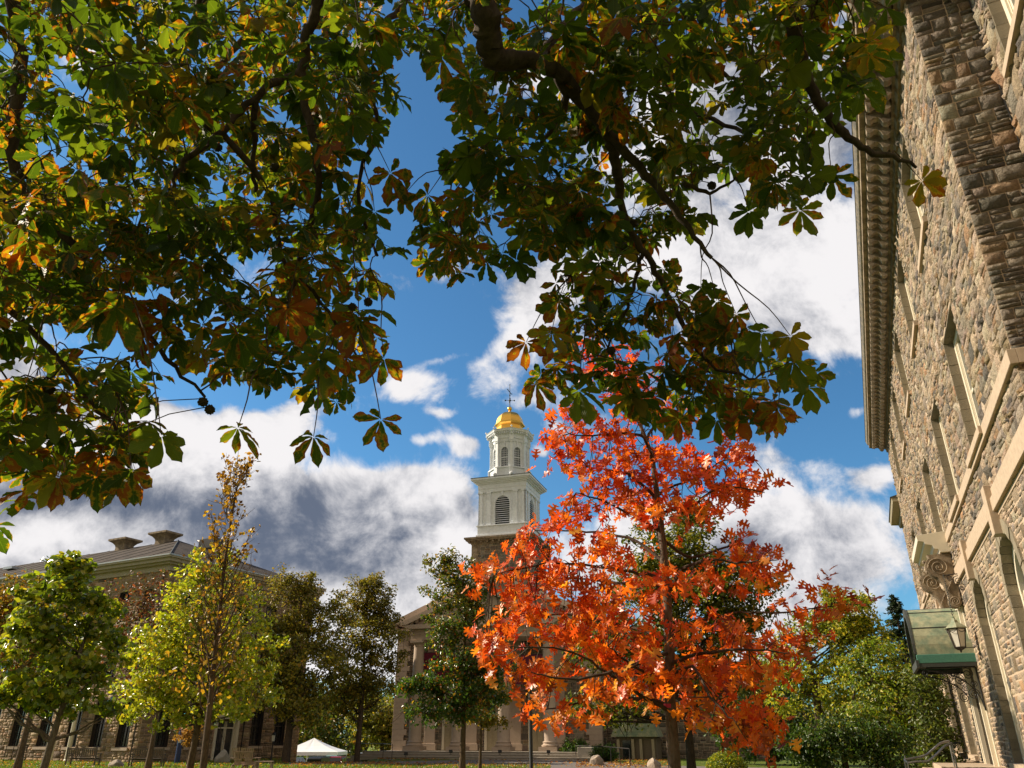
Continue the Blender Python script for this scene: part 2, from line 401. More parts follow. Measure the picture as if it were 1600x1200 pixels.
def stone_rects(a0, a1, z0, z1, ops, row=(.28, .52), wid=(.24, .85), gap=.012):
    out = []; z = z0
    while z < z1 - .03:
        h = random.uniform(*row); h = min(h, z1 - z)
        if z1 - (z + h) < .1: h = z1 - z
        x = a0
        while x < a1 - .02:
            w = random.uniform(*wid); w = min(w, a1 - x)
            if a1 - (x + w) < .12: w = a1 - x
            k = random.random()
            if k < .22: cuts = [0, 1]
            elif k < .72: c = random.choice((.33, .5, .62)); cuts = [0, c, 1]
            else: cuts = [0, .3, .64, 1]
            for c0, c1 in zip(cuts[:-1], cuts[1:]):
                xs = [x, x + w]
                if w > .45 and random.random() < .42: xs = [x, x + w * random.uniform(.3, .7), x + w]
                for q0, q1 in zip(xs[:-1], xs[1:]): out.append([q0, q1, z + h * c0, z + h * c1])
            x += w
        z += h
    res = []
    for s in out:
        parts = [s]
        for o in ops:
            nxt = []
            for p in parts:
                if o[0] >= p[1] or o[1] <= p[0] or o[2] >= p[3] or o[3] <= p[2]: nxt.append(p); continue
                ov = (min(p[3], o[3]) - max(p[2], o[2])) / (p[3] - p[2])
                if ov < .35 and not (o[2] > p[2] and o[3] < p[3]):
                    q = list(p)
                    if o[2] <= p[2]: q[2] = o[3]
                    else: q[3] = o[2]
                    nxt.append(q); continue
                if p[0] < o[0] - .03: nxt.append([p[0], o[0], p[2], p[3]])
                if p[1] > o[1] + .03: nxt.append([o[1], p[1], p[2], p[3]])
            parts = nxt
        res += [[p[0] + gap / 2, p[1] - gap / 2, p[2] + gap / 2, p[3] - gap / 2] for p in parts if p[1] - p[0] > .05 and p[3] - p[2] > .04]
    return np.array(res)
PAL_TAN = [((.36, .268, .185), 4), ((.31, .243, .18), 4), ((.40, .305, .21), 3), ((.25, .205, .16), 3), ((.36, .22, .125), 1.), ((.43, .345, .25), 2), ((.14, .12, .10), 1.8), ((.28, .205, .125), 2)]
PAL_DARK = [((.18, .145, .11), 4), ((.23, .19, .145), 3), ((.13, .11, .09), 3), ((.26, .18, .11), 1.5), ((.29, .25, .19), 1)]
PAL_BRN = [((.35, .245, .16), 4), ((.29, .21, .14), 4), ((.40, .29, .19), 2), ((.21, .155, .11), 2), ((.36, .22, .12), 1)]
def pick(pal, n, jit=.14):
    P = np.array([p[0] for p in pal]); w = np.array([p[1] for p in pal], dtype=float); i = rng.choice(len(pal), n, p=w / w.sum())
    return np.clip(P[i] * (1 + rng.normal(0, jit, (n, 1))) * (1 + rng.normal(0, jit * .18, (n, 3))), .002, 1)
def stone_mesh(name, rects, fmap, pal, parent, rough=.03, nx=5, nz=4, material='stone', jit=.014):
    """each stone rock-faced: rim set in the mortar, middle pushed out unevenly"""
    n = len(rects); gx = np.array([0, .05, .34, .66, .95, 1.]) if nx == 5 else np.array([0, .07, .5, .93, 1.]); gz = np.array([0, .09, .5, .91, 1.])
    nx = len(gx); nz = len(gz)
    U, Z = np.meshgrid(gx, gz, indexing='ij'); U = U.ravel(); Z = Z.ravel(); edge = (U == 0) | (U == 1) | (Z == 0) | (Z == 1)
    w = (rects[:, 1] - rects[:, 0])[:, None]; h = (rects[:, 3] - rects[:, 2])[:, None]
    A = rects[:, :1] + U * w; ZZ = rects[:, 2:3] + Z * h
    inn = ~edge; mid_ = inn & (U > .1) & (U < .9) & (Z > .15) & (Z < .85)
    A += np.where(mid_, rng.normal(0, .07, A.shape) * np.minimum(w, .4), rng.normal(0, jit * .3, A.shape)); ZZ += np.where(mid_, rng.normal(0, .12, A.shape) * h, rng.normal(0, jit * .25, A.shape))
    D = np.where(mid_, rng.normal(rough, rough * .75, A.shape), rng.normal(rough * .45, rough * .2, A.shape)); D = np.where(inn, np.maximum(D, .004) + np.abs(rng.normal(0, rough * .35, (n, 1))), -.004)
    V = fmap(A, ZZ, D)
    idx = np.arange(nx * nz).reshape(nx, nz); q = np.stack([idx[:-1, :-1], idx[1:, :-1], idx[1:, 1:], idx[:-1, 1:]], -1).reshape(-1, 4)
    F = (q[None] + (np.arange(n) * nx * nz)[:, None, None]).reshape(-1, 4)
    if getattr(fmap, 'flip', False): F = F[:, ::-1]
    col = np.repeat(pick(pal, n), nx * nz, 0)
    return link(name, np_mesh(name, V, [F], col), material, parent)
def fm(fn, flip=False): fn.flip = flip; return fn

# ------------------------------------------------------------------ the stone hall on the right
AZ = math.atan(572 / (1200 * cos(PITCH) + 550 * sin(PITCH)))
Ux, Uy, Mx, My = sin(AZ), cos(AZ), cos(AZ), -sin(AZ)
def fw(s, m, z): return np.array((s * Ux + m * Mx, s * Uy + m * My, z))
hall = empty('stone_hall', fw(30, 3.2, 0), pi / 2 - AZ, 'tall rough stone college hall in raking sun with copper door canopy and bracketed cornice', 'building')
LX = lambda s: s - 30.
S0, S1 = 14.2, 46.3            # main block along the front
ZT = 16.35
CEN = [19.24 + 5.62 * k for k in range(5)]
HW = 1.13
win_hi = [(c, 13.10, 15.80) for c in CEN]; win_mid = [(c, 7.62, 10.70) for c in CEN]
ops = [(c - HW, c + HW, a, b) for c, a, b in win_hi + win_mid]
for i, c in enumerate(CEN):
    if i == 2: ops.append((c - 1.15, c + 1.15, .2, 4.6))
    else: ops += arch_ops(c, HW, .95, 4.5)
opsL = [(LX(a), LX(b), c, d) for a, b, c, d in ops]
front = fm(lambda A, Z, D: np.stack([A, D, Z], -1), True)
def add_quads(mb, rects, y):
    for a, b, c, d in rects: mb.add([(a, y, c), (b, y, c), (b, y, d), (a, y, d)], [(0, 3, 2, 1)])
core = MB(); add_quads(core, wall_quads(LX(S0), LX(S1), -.3, ZT, opsL), 0)
# side return, recessed near wall, recessed far wing, roof slab and back
W2 = -.3                         # far wing, 0.3 back
core.box(LX(S0), LX(S0) + .02, -1.15, -.001, -.3, 24)
NW = -1.15
NC = [12.45, 6.8]
nearops = [(LX(c - .95), LX(c + .95), a, b) for c in NC for a, b in ((7.62, 10.7), (13.0, 15.8))]
add_quads(core, wall_quads(LX(3), LX(S0), -.3, 21, nearops), NW)
wingc = [48.3, 50.6]
wingops = [(LX(c - .5), LX(c + .5), a, b) for c in wingc for a, b in ((.8, 3.6), (4.6, 7.0), (8.0, 10.6))]
add_quads(core, wall_quads(LX(S1), LX(52), -.3, 13.4, wingops), W2)
core.box(LX(S1) - .02, LX(S1), -12, -.001, 0, ZT); core.box(LX(52) - .02, LX(52), -10, W2 - .001, -.3, 13.4)
core.box(LX(3), LX(52), -14.4, -14, -.3, 13)
core.box(LX(S0), LX(S1), -13.99, -.42, ZT - .3, ZT)          # attic floor
wall = core.build('wall', 'mortar', hall)
stone_mesh('stone_facing', stone_rects(LX(S0), LX(S1), 6.5, ZT, opsL, (.22, .42), (.2, .68)), front, PAL_TAN, wall, .034)
stone_mesh('stone_facing', stone_rects(LX(S0), LX(S1), -.25, 6.1, opsL, (.24, .44), (.24, .62), gap=.03), front, PAL_TAN, wall, .016, jit=.03)
stone_mesh('stone_facing', stone_rects(LX(3), LX(S0), -.2, 21, nearops), fm(lambda A, Z, D: np.stack([A, NW + D, Z], -1), True), PAL_TAN, wall, .05)
stone_mesh('stone_facing', stone_rects(LX(S1), LX(52), -.25, 13.4, wingops), fm(lambda A, Z, D: np.stack([A, W2 + D, Z], -1), True), PAL_TAN, wall, .03, 4)
# the return: a runs from the wall face back to the recess, stones face the camera (-x)
stone_mesh('stone_facing', stone_rects(-1.15, 0., -.2, 24, [], (.22, .42), (.22, .62)), fm(lambda A, Z, D: np.stack([LX(S0) - D, A, Z], -1), True), PAL_DARK, wall, .035)  # darker palette than the front: this face's shade is put into the colour

def half_arc(c, r, zs, n=12): return [(c + r * cos(pi * i / n), zs + r * sin(pi * i / n)) for i in range(n + 1)]
def round_head(mb, cx, hw, zs, ring=.3, y0=-.40, y1=.03):
    """voussoir ring with a deep soffit; each stone a block"""
    n = 15
    for i in range(n):
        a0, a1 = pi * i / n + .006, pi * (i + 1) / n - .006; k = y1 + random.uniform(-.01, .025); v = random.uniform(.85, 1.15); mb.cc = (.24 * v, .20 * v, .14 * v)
        p = [(cx + r * cos(a), zs + r * sin(a)) for a, r in ((a0, hw), (a1, hw), (a1, hw + ring), (a0, hw + ring))]
        mb.prism(p, y0, k, 'y')
RD = .28
def jamb_blocks(mb, x, z0, z1, side, depth=RD, y=0.):
    """smooth quoins lining one jamb, joints showing; side +1 = far jamb (its face looks back at -x)"""
    z = z0; T = .03
    while z < z1 - .01:
        h = min(random.choice((.27, .31, .36)), z1 - z)
        if z1 - z - h < .1: h = z1 - z
        v = random.uniform(.8, 1.12); mb.cc = (.20 * v, .165 * v, .115 * v); t = T + random.uniform(-.003, .006)  # darkened below the wall stone so the reveal looks shaded
        mb.box(x - side * t, x + side * .16, y - depth, y + .012 + random.uniform(0, .012), z + .004, z + h - .004)
        z += h
# window prototypes: origin on the wall face, centre, sill level
def make_window(w, h, sill=True, arch=False):
    hw = w / 2; f = MB(); root_frame = f
    y = -RD
    if not arch:
        f.box(-hw + .03, -hw + .20, y - .05, y + .08, 0, h); f.box(hw - .20, hw - .03, y - .05, y + .08, 0, h); f.box(-hw + .2, hw - .2, y - .05, y + .078, h - .17, h); f.box(-hw + .2, hw - .2, y - .05, y + .1, 0, .12)
        f.box(-hw + .2, -hw + .38, y - .05, y + .04, .12, h - .17); f.box(hw - .38, hw - .2, y - .05, y + .04, .12, h - .17); f.box(hw - .30, hw - .27, y + .04, y + .06, .12, h - .17)
        f.box(-hw + .28, hw - .28, y - .04, y + .025, h * .5 - .04, h * .5 + .04); f.box(-.022, .022, y - .04, y + .018, .12, h - .17)
    else:
        zs = h - hw
        f.box(-hw + .03, -hw + .20, y - .05, y + .09, 0, zs); f.box(hw - .20, hw - .03, y - .05, y + .09, 0, zs); f.box(-hw + .2, -hw + .34, y - .05, y + .04, .14, zs); f.box(hw - .34, hw - .2, y - .05, y + .04, .14, zs); f.box(-hw + .2, hw - .2, y - .05, y + .1, 0, .14)
        n = 12
        for i in range(n):
            a0, a1 = pi * i / n, pi * (i + 1) / n
            f.prism([(r * cos(a), zs + r * sin(a)) for a, r in ((a0, hw - .17), (a1, hw - .17), (a1, hw - .0), (a0, hw - .0))], y - .05, y + .09, 'y')
        f.box(-hw + .2, hw - .2, y - .04, y + .05, zs - .06, zs + .06); f.box(-hw + .2, hw - .2, y - .04, y + .03, zs * .5 - .04, zs * .5 + .04); f.box(-.03, .03, y - .04, y + .03, .14, h - .17)
    fr = f.build('window', 'cream_paint', hall)
    p = MB()
    if not arch: p.box(-hw + .2, hw - .2, y - .045, y - .02, .1, h - .1)
    else: p.prism([(-hw + .2, .1), (hw - .2, .1)] + half_arc(0, hw - .15, h - hw), y - .045, y - .02, 'y')
    p.build('pane', 'sky_glass', fr)
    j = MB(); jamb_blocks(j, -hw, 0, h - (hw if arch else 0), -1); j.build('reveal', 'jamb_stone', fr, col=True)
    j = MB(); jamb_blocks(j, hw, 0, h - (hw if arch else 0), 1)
    if not arch:
        k = 5
        for i in range(k):
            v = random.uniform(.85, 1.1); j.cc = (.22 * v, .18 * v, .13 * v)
            j.box(-hw + w * i / k + .004 - .0, -hw + w * (i + 1) / k - .004, y - .05, .014 + random.uniform(0, .01), h - .02, h + .02)
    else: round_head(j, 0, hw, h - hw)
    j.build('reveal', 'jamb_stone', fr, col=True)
    if sill:
        s = MB(); s.box(-hw - .12, hw + .12, -RD - .02, .13, -.17, -.002); s.build('sill', 'trim_stone', fr)
    return fr
def place(fr, s, y, z, first):
    o = fr if first else copy_tree(fr, hall)
    o.location = (LX(s), y, z); return o
w_hi = make_window(2 * HW, 2.70); w_mid = make_window(2 * HW, 3.08, sill=False); w_ar = make_window(2 * HW, 4.60, arch=True)
for i, c in enumerate(CEN):
    place(w_hi, c, 0, 13.10, i == 0); place(w_mid, c, 0, 7.62, i == 0)
    if i != 2: place(w_ar, c, 0, .95, i == 0)
w_n = make_window(1.9, 2.8); k = 0
for c in NC:
    for z in (7.62, 13.0): place(w_n, c, NW, z, k == 0); k += 1
w_w = make_window(1.0, 2.8)
for i, c in enumerate(wingc):
    for z, h in ((.8, 2.8), (4.6, 2.4), (8.0, 2.6)):
        o = place(w_w, c, W2, z, i == 0 and z == .8); o.scale = (1, 1, h / 2.8)

# string courses
b = MB(); E1 = .10
b.box(LX(S0) - E1, LX(S1) + .05, -.04, E1, 7.34, 7.615)                                 # sill course
for c in CEN: b.box(LX(c - HW - .16), LX(c + HW + .16), -RD, E1 + .07, 7.44, 7.618)
b.build('string_course', 'trim_stone', hall, bevel=.008)
b = MB(); b.box(LX(S0) - .1, LX(S0) + .0, NW, -.04, 7.34, 7.615); b.box(LX(3), LX(S0) - .1, NW - .05, NW + .1, 7.34, 7.615); b.build('string_course', 'trim_stone', hall, bevel=.008)
b = MB(); b.box(LX(S0) - .05, LX(S1) + .04, -.03, .055, 6.30, 6.52); b.box(LX(S0) - .10, LX(S1) + .06, -.03, .115, 6.02, 6.297); b.box(LX(S0) - .03, LX(S1), -.03, .03, 5.93, 6.018)
b.build('string_course', 'trim_stone', hall, bevel=.006)
for i, c in enumerate(CEN):
    if i == 2: continue
    b = MB(); b.prism([(-.17, 5.53), (.17, 5.53), (.21, 6.60), (-.21, 6.60)], -.1, .19, 'y'); o = b.build('keystone', 'trim_stone', hall, bevel=.01); o.location = (LX(c), 0, 0)

# cornice: bed mould, modillions, corona, gutter
c0, c1 = LX(S0) - .9, LX(S1) + .05
b = MB(); b.prism([(0, 16.15), (.10, 16.15), (.13, 16.33), (.20, 16.35), (.22, 16.47), (.30, 16.50), (.30, 16.56), (-.3, 16.56), (-.3, 16.15)], c0 + .6, c1 - .3, 'x')
b.prism([(-.3, 16.562), (.80, 16.562), (.80, 16.60), (.93, 16.615), (.93, 16.80), (-.3, 16.80)], c0, c1, 'x')
cor = b.build('cornice', 'weathered_shaded_stone', hall)
b = MB(); b.prism([(.55, 16.803), (.95, 16.803), (.985, 16.83), (1.03, 16.95), (1.05, 17.03), (.55, 17.03)], c0 - .02, c1 + .02, 'x'); b.build('gutter', 'gutter_metal', cor)
b = MB(); b.prism([(.50, 17.032), (1.065, 17.032), (1.065, 17.06), (.4, 17.20), (-14, 19.5), (-14, 17.0)], c0 - .03, c1 + .03, 'x'); b.build('roof_edge', 'copper_dark', cor)
b = MB(); n = int((c1 - c0 - 1.0) / .5)
prof = [(.25, 16.14), (.34, 16.08), (.43, 16.12), (.47, 16.24), (.53, 16.33), (.62, 16.34), (.72, 16.28), (.79, 16.33), (.80, 16.46), (.76, 16.56), (.25, 16.56)]
for i in range(n):
    x = c0 + .7 + i * .5; b.prism(prof, x - .10, x + .10, 'x'); b.box(x - .145, x + .145, .28, .79, 16.50, 16.558)
b.build('modillion', 'weathered_shaded_stone', cor)['kind'] = 'stuff'
# wing eave
b = MB(); b.prism([(W2, 13.2), (W2 + .15, 13.2), (W2 + .2, 13.38), (.30, 13.42), (.36, 13.62), (W2 - 2, 13.62)], LX(S1) + .08, LX(52) + .25, 'x')
b.box(LX(52) + .001, LX(52) + .25, -10, W2, 13.2, 13.6); b.build('eave', 'old_cream', hall)
b = MB(); b.prism([(.40, 13.622), (.40, 13.68), (-10, 16.2), (-10, 13.622)], LX(S1) + .06, LX(52) + .3, 'x'); b.build('wing_roof', 'copper_dark', hall)

# door bay
DC = CEN[2]; dx = LX(DC)
b = MB()
for sx in (-1, 1):
    b.box(dx + sx * 1.02, dx + sx * 1.12, -.5, .14, -.2, 5.35); b.box(dx + sx * 1.12, dx + sx * 1.20, -.02, .09, -.2, 5.35)
    b.box(dx + sx * 1.20, dx + sx * 1.33, -.02, .17, -.2, 5.35); b.box(dx + sx * 1.33, dx + sx * 1.47, -.02, .06, -.2, 5.35)
b.box(dx - 1.47, dx + 1.47, -.5, .16, 5.352, 5.6)
ds = b.build('door_surround', 'cream_paint', hall, bevel=.006)
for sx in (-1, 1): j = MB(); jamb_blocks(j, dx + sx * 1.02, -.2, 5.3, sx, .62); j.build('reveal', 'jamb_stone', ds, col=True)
b = MB(); b.box(dx - 1.0, dx + 1.0, -.60, -.52, 0, 5.3)
for k in (-1, 1):
    for z0, z1 in ((.5, 1.3), (1.5, 2.6)): b.box(dx + k * .5 - .33, dx + k * .5 + .33, -.52, -.49, z0, z1)
dr = b.build('door', 'door_dark', hall, bevel=.005)
b = MB(); b.tube([(dx - .08, -.45, 1.3), (dx - .08, -.42, 1.35), (dx - .08, -.42, 1.65), (dx - .08, -.45, 1.7)], .014); b.build('handle', 'dark_metal', dr)
b = MB(); b.box(dx - .85, dx + .85, -.515, -.505, 3.0, 5.1); b.build('pane', 'dark_glass', dr)
# cornice over the door on carved consoles
zc = 7.05
b = MB(); b.prism([(.12, zc), (.35, zc), (.38, zc + .1), (.5, zc + .13), (.53, zc + .24), (.74, zc + .3), (.76, zc + .38), (.93, zc + .42), (.95, zc + .60), (-.1, zc + .68), (-.1, zc)], dx - 1.95, dx + 1.95, 'x')
dh = b.build('door_cornice', 'cream_paint', hall, bevel=.004)
b = MB(); b.box(dx - 1.2, dx + 1.2, -.02, .10, 5.602, zc - .002); b.box(dx - 1.0, dx + 1.0, .1, .16, 5.9, 6.7)
for k in range(5): b.ball((dx - .6 + .3 * k, .22, 6.3 + .1 * sin(k * 2)), .13, 8, 5)
b.build('carved_panel', 'trim_stone', dh)
def spiral(cx, cz, r, turns=2.2, n=36, d=1): return [(cx + d * (r * (1 - i / n * .85)) * cos(turns * 2 * pi * i / n), cz + (r * (1 - i / n * .85)) * sin(turns * 2 * pi * i / n)) for i in range(n + 1)]
def console(x):
    b = MB(); w = .21
    # S profile from wall (y=.05) outwards: big scroll above, small scroll below
    pr = [(.05, zc - .02), (.74, zc - .02)] + [(.50 + .34 * cos(a), zc - .42 + .34 * sin(a)) for a in np.linspace(1.0, -1.35, 9)] + [(.42, zc - .98), (.36, zc - 1.2), (.34, zc - 1.38)] + \
         [(.22 + .17 * cos(a), zc - 1.55 + .17 * sin(a)) for a in np.linspace(.5, -1.9, 7)] + [(.05, zc - 1.62)]
    b.prism([(p[0], p[1]) for p in pr], x - w, x + w, 'x')
    for sx in (-1, 1):
        for cx, cz, r in ((.48, zc - .44, .30), (.22, zc - 1.54, .14)):
            b.tube([(x + sx * (w + .012), p, q) for p, q in spiral(cx, cz, r)], .022, 5)
            b.ball((x + sx * w, cx, cz), r * .16, 6, 4)
        for k in range(7):
            b.tube([(x + sx * (w + .004), .12 + .0 * k, zc - .75 - .02 * k), (x + sx * (w + .02), .20 + .03 * k, zc - .9 - .05 * k), (x + sx * (w + .004), .30 - .01 * k, zc - 1.0 - .07 * k)], .012, 4)
    for k in (-1, 0, 1):
        b.tube([(x + k * .13, p[0] + .012, p[1]) for p in pr[2:-1]], .018, 5)
    for k in range(5): b.ball((x + random.uniform(-.18, .18), .80 + random.uniform(-.05, .05), zc - .2 - .09 * k), .07, 7, 4)
    b.build('console', 'weathered_shaded_stone', dh, smooth=True)  # darker stone puts the carving's partial shade into its colour
console(dx - 1.55); console(dx + 1.55)
# copper barrel hood
a0, a1, zb, zt = dx - 1.52, dx + 1.52, 3.70, 5.52
def arcp(hw, h, n=18): return [(dx + hw * cos(pi * i / n), zb + .26 + h * sin(pi * i / n) ** .92) for i in range(n + 1)]
oa, ia = arcp(1.52, zt - zb - .26), arcp(1.42, zt - zb - .36)
b = MB()
for p0, p1, q0, q1 in zip(oa[:-1], oa[1:], ia[:-1], ia[1:]): b.prism([p0, p1, q1, q0], .0, 1.62, 'y')
hood = b.build('canopy', 'copper', hall, smooth=True)
b = MB()
for i in (3, 6, 9, 12, 15): b.tube([(oa[i][0], .01, oa[i][1] + .01), (oa[i][0], 1.63, oa[i][1] + .01)], .018, 5)
b.build('seam', 'copper_dark', hood)
for x in (a0, a1): b = MB(); b.box(x - .045, x + .045, 0, 1.66, zb, zb + .255); b.build('fascia', 'copper_green', hood, bevel=.01)
b = MB()
for p0, p1, q0, q1 in zip(oa[:-1], oa[1:], ia[:-1], ia[1:]): b.prism([(p0[0], p0[1] + .03), (p1[0], p1[1] + .03), (q1[0], q1[1] - .12), (q0[0], q0[1] - .12)], 1.622, 1.70, 'y')
b.box(a0 + .05, a1 - .05, .02, 1.6, zb + .02, zb + .08); b.box(a0 - .05, a1 + .05, 1.62, 1.7, zb - .12, zb + .1); b.box(a0 - .04, a0 + .06, .02, 1.618, zb - .12, zb - .003); b.box(a1 - .06, a1 + .04, .02, 1.618, zb - .12, zb - .003)
b.build('underside', 'copper_dark', hood)
def scrollbracket(x):
    b = MB(); T = lambda p, q: (x, p, q); z = zb - .14
    b.tube([T(.06, z), T(.06, z - 1.25)], .03, 6); b.tube([T(.06, z), T(1.45, z)], .025, 6)
    b.tube([T(*p) for p in bez((.08, z - 1.15), (.1, z - .5), (.7, z - .12), (1.4, z - .08), 14)], .018, 6)
    for cx, cz, r, d, t in ((.33, z - .2, .19, 1, 2), (.28, z - .78, .17, -1, 2.3), (.75, z - .22, .16, 1, 2.2), (.52, z - .45, .12, -1, 2), (1.05, z - .15, .10, 1, 2), (1.5, z - .16, .10, -1, 1.8), (.2, z - .5, .1, 1, 1.7)):
        b.tube([T(p, q) for p, q in spiral(cx, cz, r, t, 26, d)], .013, 5)
    b.build('bracket', 'black_iron', hood)
scrollbracket(a0 + .06); scrollbracket(a1 - .06)
# iron guard in front of the nearest round-headed window
b = MB(); cx = LX(CEN[0])
b.box(cx - 1.0, cx + 1.0, -.06, -.02, 1.95, 2.0); b.box(cx - 1.0, cx + 1.0, -.06, -.02, .98, 1.02)
for k in range(21): b.tube([(cx - 1 + .1 * k, -.04, 1.0), (cx - 1 + .1 * k, -.04, 1.97)], .012, 5)
for k in range(4): b.tube([(cx - .75 + .5 * k + p, -.03, 1.6 + q) for p, q in spiral(0, 0, .2, 2)], .012, 5)
b.build('window_guard', 'black_iron', hall)
b = MB(); b.tube([(LX(S0) - .07, NW + .06, 24), (LX(S0) - .07, NW + .05, 3)], .012, 5); b.build('cable', 'black_iron', hall)
# pink stone steps and terrace at the far ground floor
b = MB(); 
for k in range(5): b.box(dx - 2.4 + .0 * k, dx + 2.4, .02, 3.0 - .34 * k, -.02 + .16 * k, .139 + .16 * k - .0)
b.box(LX(36), LX(52.0), .0, 1.0, -.1, .75); b.build('entrance_steps', 'trim_stone', hall, bevel=.012)

# hanging lantern, its scroll arm and chain (m = local y)
def hl(s, m, z): return (LX(s), 3.2 - m, z)
ls, lm = 27.6, 2.70
lan = empty('hanging_lantern', fw(ls, lm, 3.9), pi / 2 - AZ, 'verdigris lantern with frosted panes hanging on a chain beside the copper canopy', 'lantern')
b = MB(); b.lathe([(.03, .98), (.05, .93), (.09, .90), (.11, .84), (.20, .78), (.30, .70), (.33, .665), (.30, .655)], seg=6); b.lathe([(.016, 1.02), (.045, 1.0), (.016, .95)], seg=8)
b.build('cap', 'copper', lan)
b = MB()
for k in range(6):
    a = 2 * pi * k / 6; b.tube([(.27 * cos(a), .27 * sin(a), .655), (.165 * cos(a), .165 * sin(a), .13)], .014, 5)
    a2 = a + pi / 3; P = [np.array((.285 * cos(a), .285 * sin(a), .64)), np.array((.285 * cos(a2), .285 * sin(a2), .64))]
    b.tube([P[0] * (1 - t) + P[1] * t - np.array((0, 0, .1 * sin(pi * t))) for t in np.linspace(0, 1, 7)], .008, 4)
b.lathe([(.27, .66), (.285, .645), (.26, .63)], seg=6); b.build('frame', 'iron_rust', lan)
b = MB(); b.lathe([(.155, .13), (.255, .64)], seg=6); b.build('pane', 'frosted', lan)
b = MB(); b.lathe([(.012, -.03), (.03, 0), (.03, .03), (.09, .05), (.17, .10), (.185, .13)], seg=6); b.build('bowl', 'iron_rust', lan)
b = MB(); z = 1.02; k = 0
while z < 2.22:
    a = (0, pi / 2)[k % 2]; b.tube([(.028 * cos(t) * cos(a), .028 * cos(t) * sin(a), z + .03 + .045 * sin(t)) for t in np.linspace(0, 2 * pi, 9)], .008, 4); z += .066; k += 1
b.build('chain', 'copper_dark', lan)
b = MB(); wy = .56
b.tube([(0, -wy, 2.26), (0, -.3, 2.27), (0, .02, 2.25)], .018, 6)
for cx, cz, r, d in ((-.36, 2.06, .17, -1), (-.14, 2.15, .09, 1), (-.42, 1.82, .07, 1)): b.tube([(0, p, q) for p, q in spiral(cx, cz, r, 2.1, 28, d)], .013, 5)
b.tube([(0, -wy, 2.4), (0, -wy, 1.75)], .016, 6); b.build('arm', 'iron_rust', lan)
b = MB(); b.tube([(0, -wy, .12), (0, -.1, .10)], .012, 5)
b.tube([(0, -wy, .5 + .0), (0, -wy + .02, .3), (0, -wy + .02, -.5)], .016, 5)
for k in range(4): b.ball((0, -wy + .03, .4 - .28 * k), .03, 6, 4)
b.build('stay', 'black_iron', lan)

# handrail down the steps
hr = empty('handrail', fw(28.2, 1.2, 0), pi / 2 - AZ, 'curved grey metal handrail with two rails descending from the stone hall steps', 'handrail')
def hp(px, py, D): p = at(px, py, D); v = p - fw(28.2, 1.2, 0); return (v[0] * Ux + v[1] * Uy, -(v[0] * Mx + v[1] * My), v[2])
top = [hp(*q) for q in ((1483, 1158, 28.2), (1470, 1161, 28), (1460, 1169, 27.8), (1446, 1180, 27.6), (1430, 1184, 27.4), (1413, 1187, 27.2))]
low = [hp(*q) for q in ((1487, 1161, 27.3), (1476, 1166, 27.1), (1464, 1178, 26.9), (1450, 1189, 26.7), (1434, 1190, 26.5), (1418, 1192, 26.3))]
for L in (top, low):
    b = MB(); b.tube(smoothpath(L, 5), .032, 8); b.build('rail', 'grey_rail', hr, True)
for q in (top[0], low[0], top[5], low[5]): b = MB(); b.tube([q, (q[0], q[1], .0)], .022, 7); b.build('post', 'grey_rail', hr)
b = MB(); b.tube([top[5], low[5]], .026, 7); b.build('end_bar', 'grey_rail', hr)
b = MB(); q = low[0]; b.tube([(q[0] + .0, q[1] - p - .1, q[2] - .05 + r_) for p, r_ in spiral(0, 0, .09, 2)], .012, 5); b.tube([q, (q[0], q[1] - .22, q[2] + .02)], .014, 5); b.build('scroll', 'black_iron', hr)
# ------------------------------------------------------------------ the chapel
TH = R(18); rx_, ry_ = cos(TH), -sin(TH); bx_, by_ = sin(TH), cos(TH)
CP = np.array((-2.45, 66.0, 0.))
chapel = empty('chapel', CP, -TH, 'stone chapel with tan columned portico and white steeple under a gilded dome', 'chapel')
FL = .53
def colrects(b, rects, z0, z1): 
    for r in rects: b.box(*r, z0, z1)
WY = 3.0
# steps and platform
b = MB()
for k in range(3):
    b.box(-9.4 - .32 * (2 - k), 8.6 + .32 * (2 - k), -1.5 - .36 * (2 - k), WY + .5, -.1, .175 * (k + 1) - .04)
    b.box(-9.4 - .32 * (2 - k) - .06, 8.6 + .32 * (2 - k) + .06, -1.56 - .36 * (2 - k), -1.0, .175 * (k + 1) - .039, .175 * (k + 1) + .004)
b.box(8.2, 9.3, -2.0, WY, -.1, .85); b.build('front_steps', 'step_stone', chapel, bevel=.015)
# body walls
b = MB(); ZW = 9.55
b.box(-9.0, 9.0, WY, 30, -.1, ZW); body = b.build('wall', 'mortar', chapel)
b = MB(); b.prism([(-9.3, ZW + .62), (9.3, ZW + .62), (0, ZW + 4.5)], WY - .02, WY + .4, 'y'); b.build('gable', 'tan_stone', chapel)
b = MB(); b.prism([(-10.1, ZW + .62), (0, ZW + 4.82), (10.1, ZW + .62), (10.1, ZW + .78), (0, ZW + 4.98), (-10.1, ZW + .78)], WY - 1.0, 30.5, 'y'); b.build('roof', 'roof_slate', chapel)
cfront = fm(lambda A, Z, D: np.stack([A, WY - D, Z], -1))
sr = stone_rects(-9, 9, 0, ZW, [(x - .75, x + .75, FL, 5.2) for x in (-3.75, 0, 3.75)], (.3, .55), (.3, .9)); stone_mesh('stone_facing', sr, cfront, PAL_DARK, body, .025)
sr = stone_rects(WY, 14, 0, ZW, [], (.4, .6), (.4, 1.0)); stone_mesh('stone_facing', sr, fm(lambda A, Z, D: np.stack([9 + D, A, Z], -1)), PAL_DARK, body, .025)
for sx in (-1, 1):
    b = MB(); z = 0
    while z < ZW:                       # long and short quoins
        b.box(sx * 9.06, sx * (8.0 if int(z / .42) % 2 else 7.75), WY - .10, WY + .3, z, z + .41); z += .42
    b.build('quoin', 'tan_stone', chapel, bevel=.01)
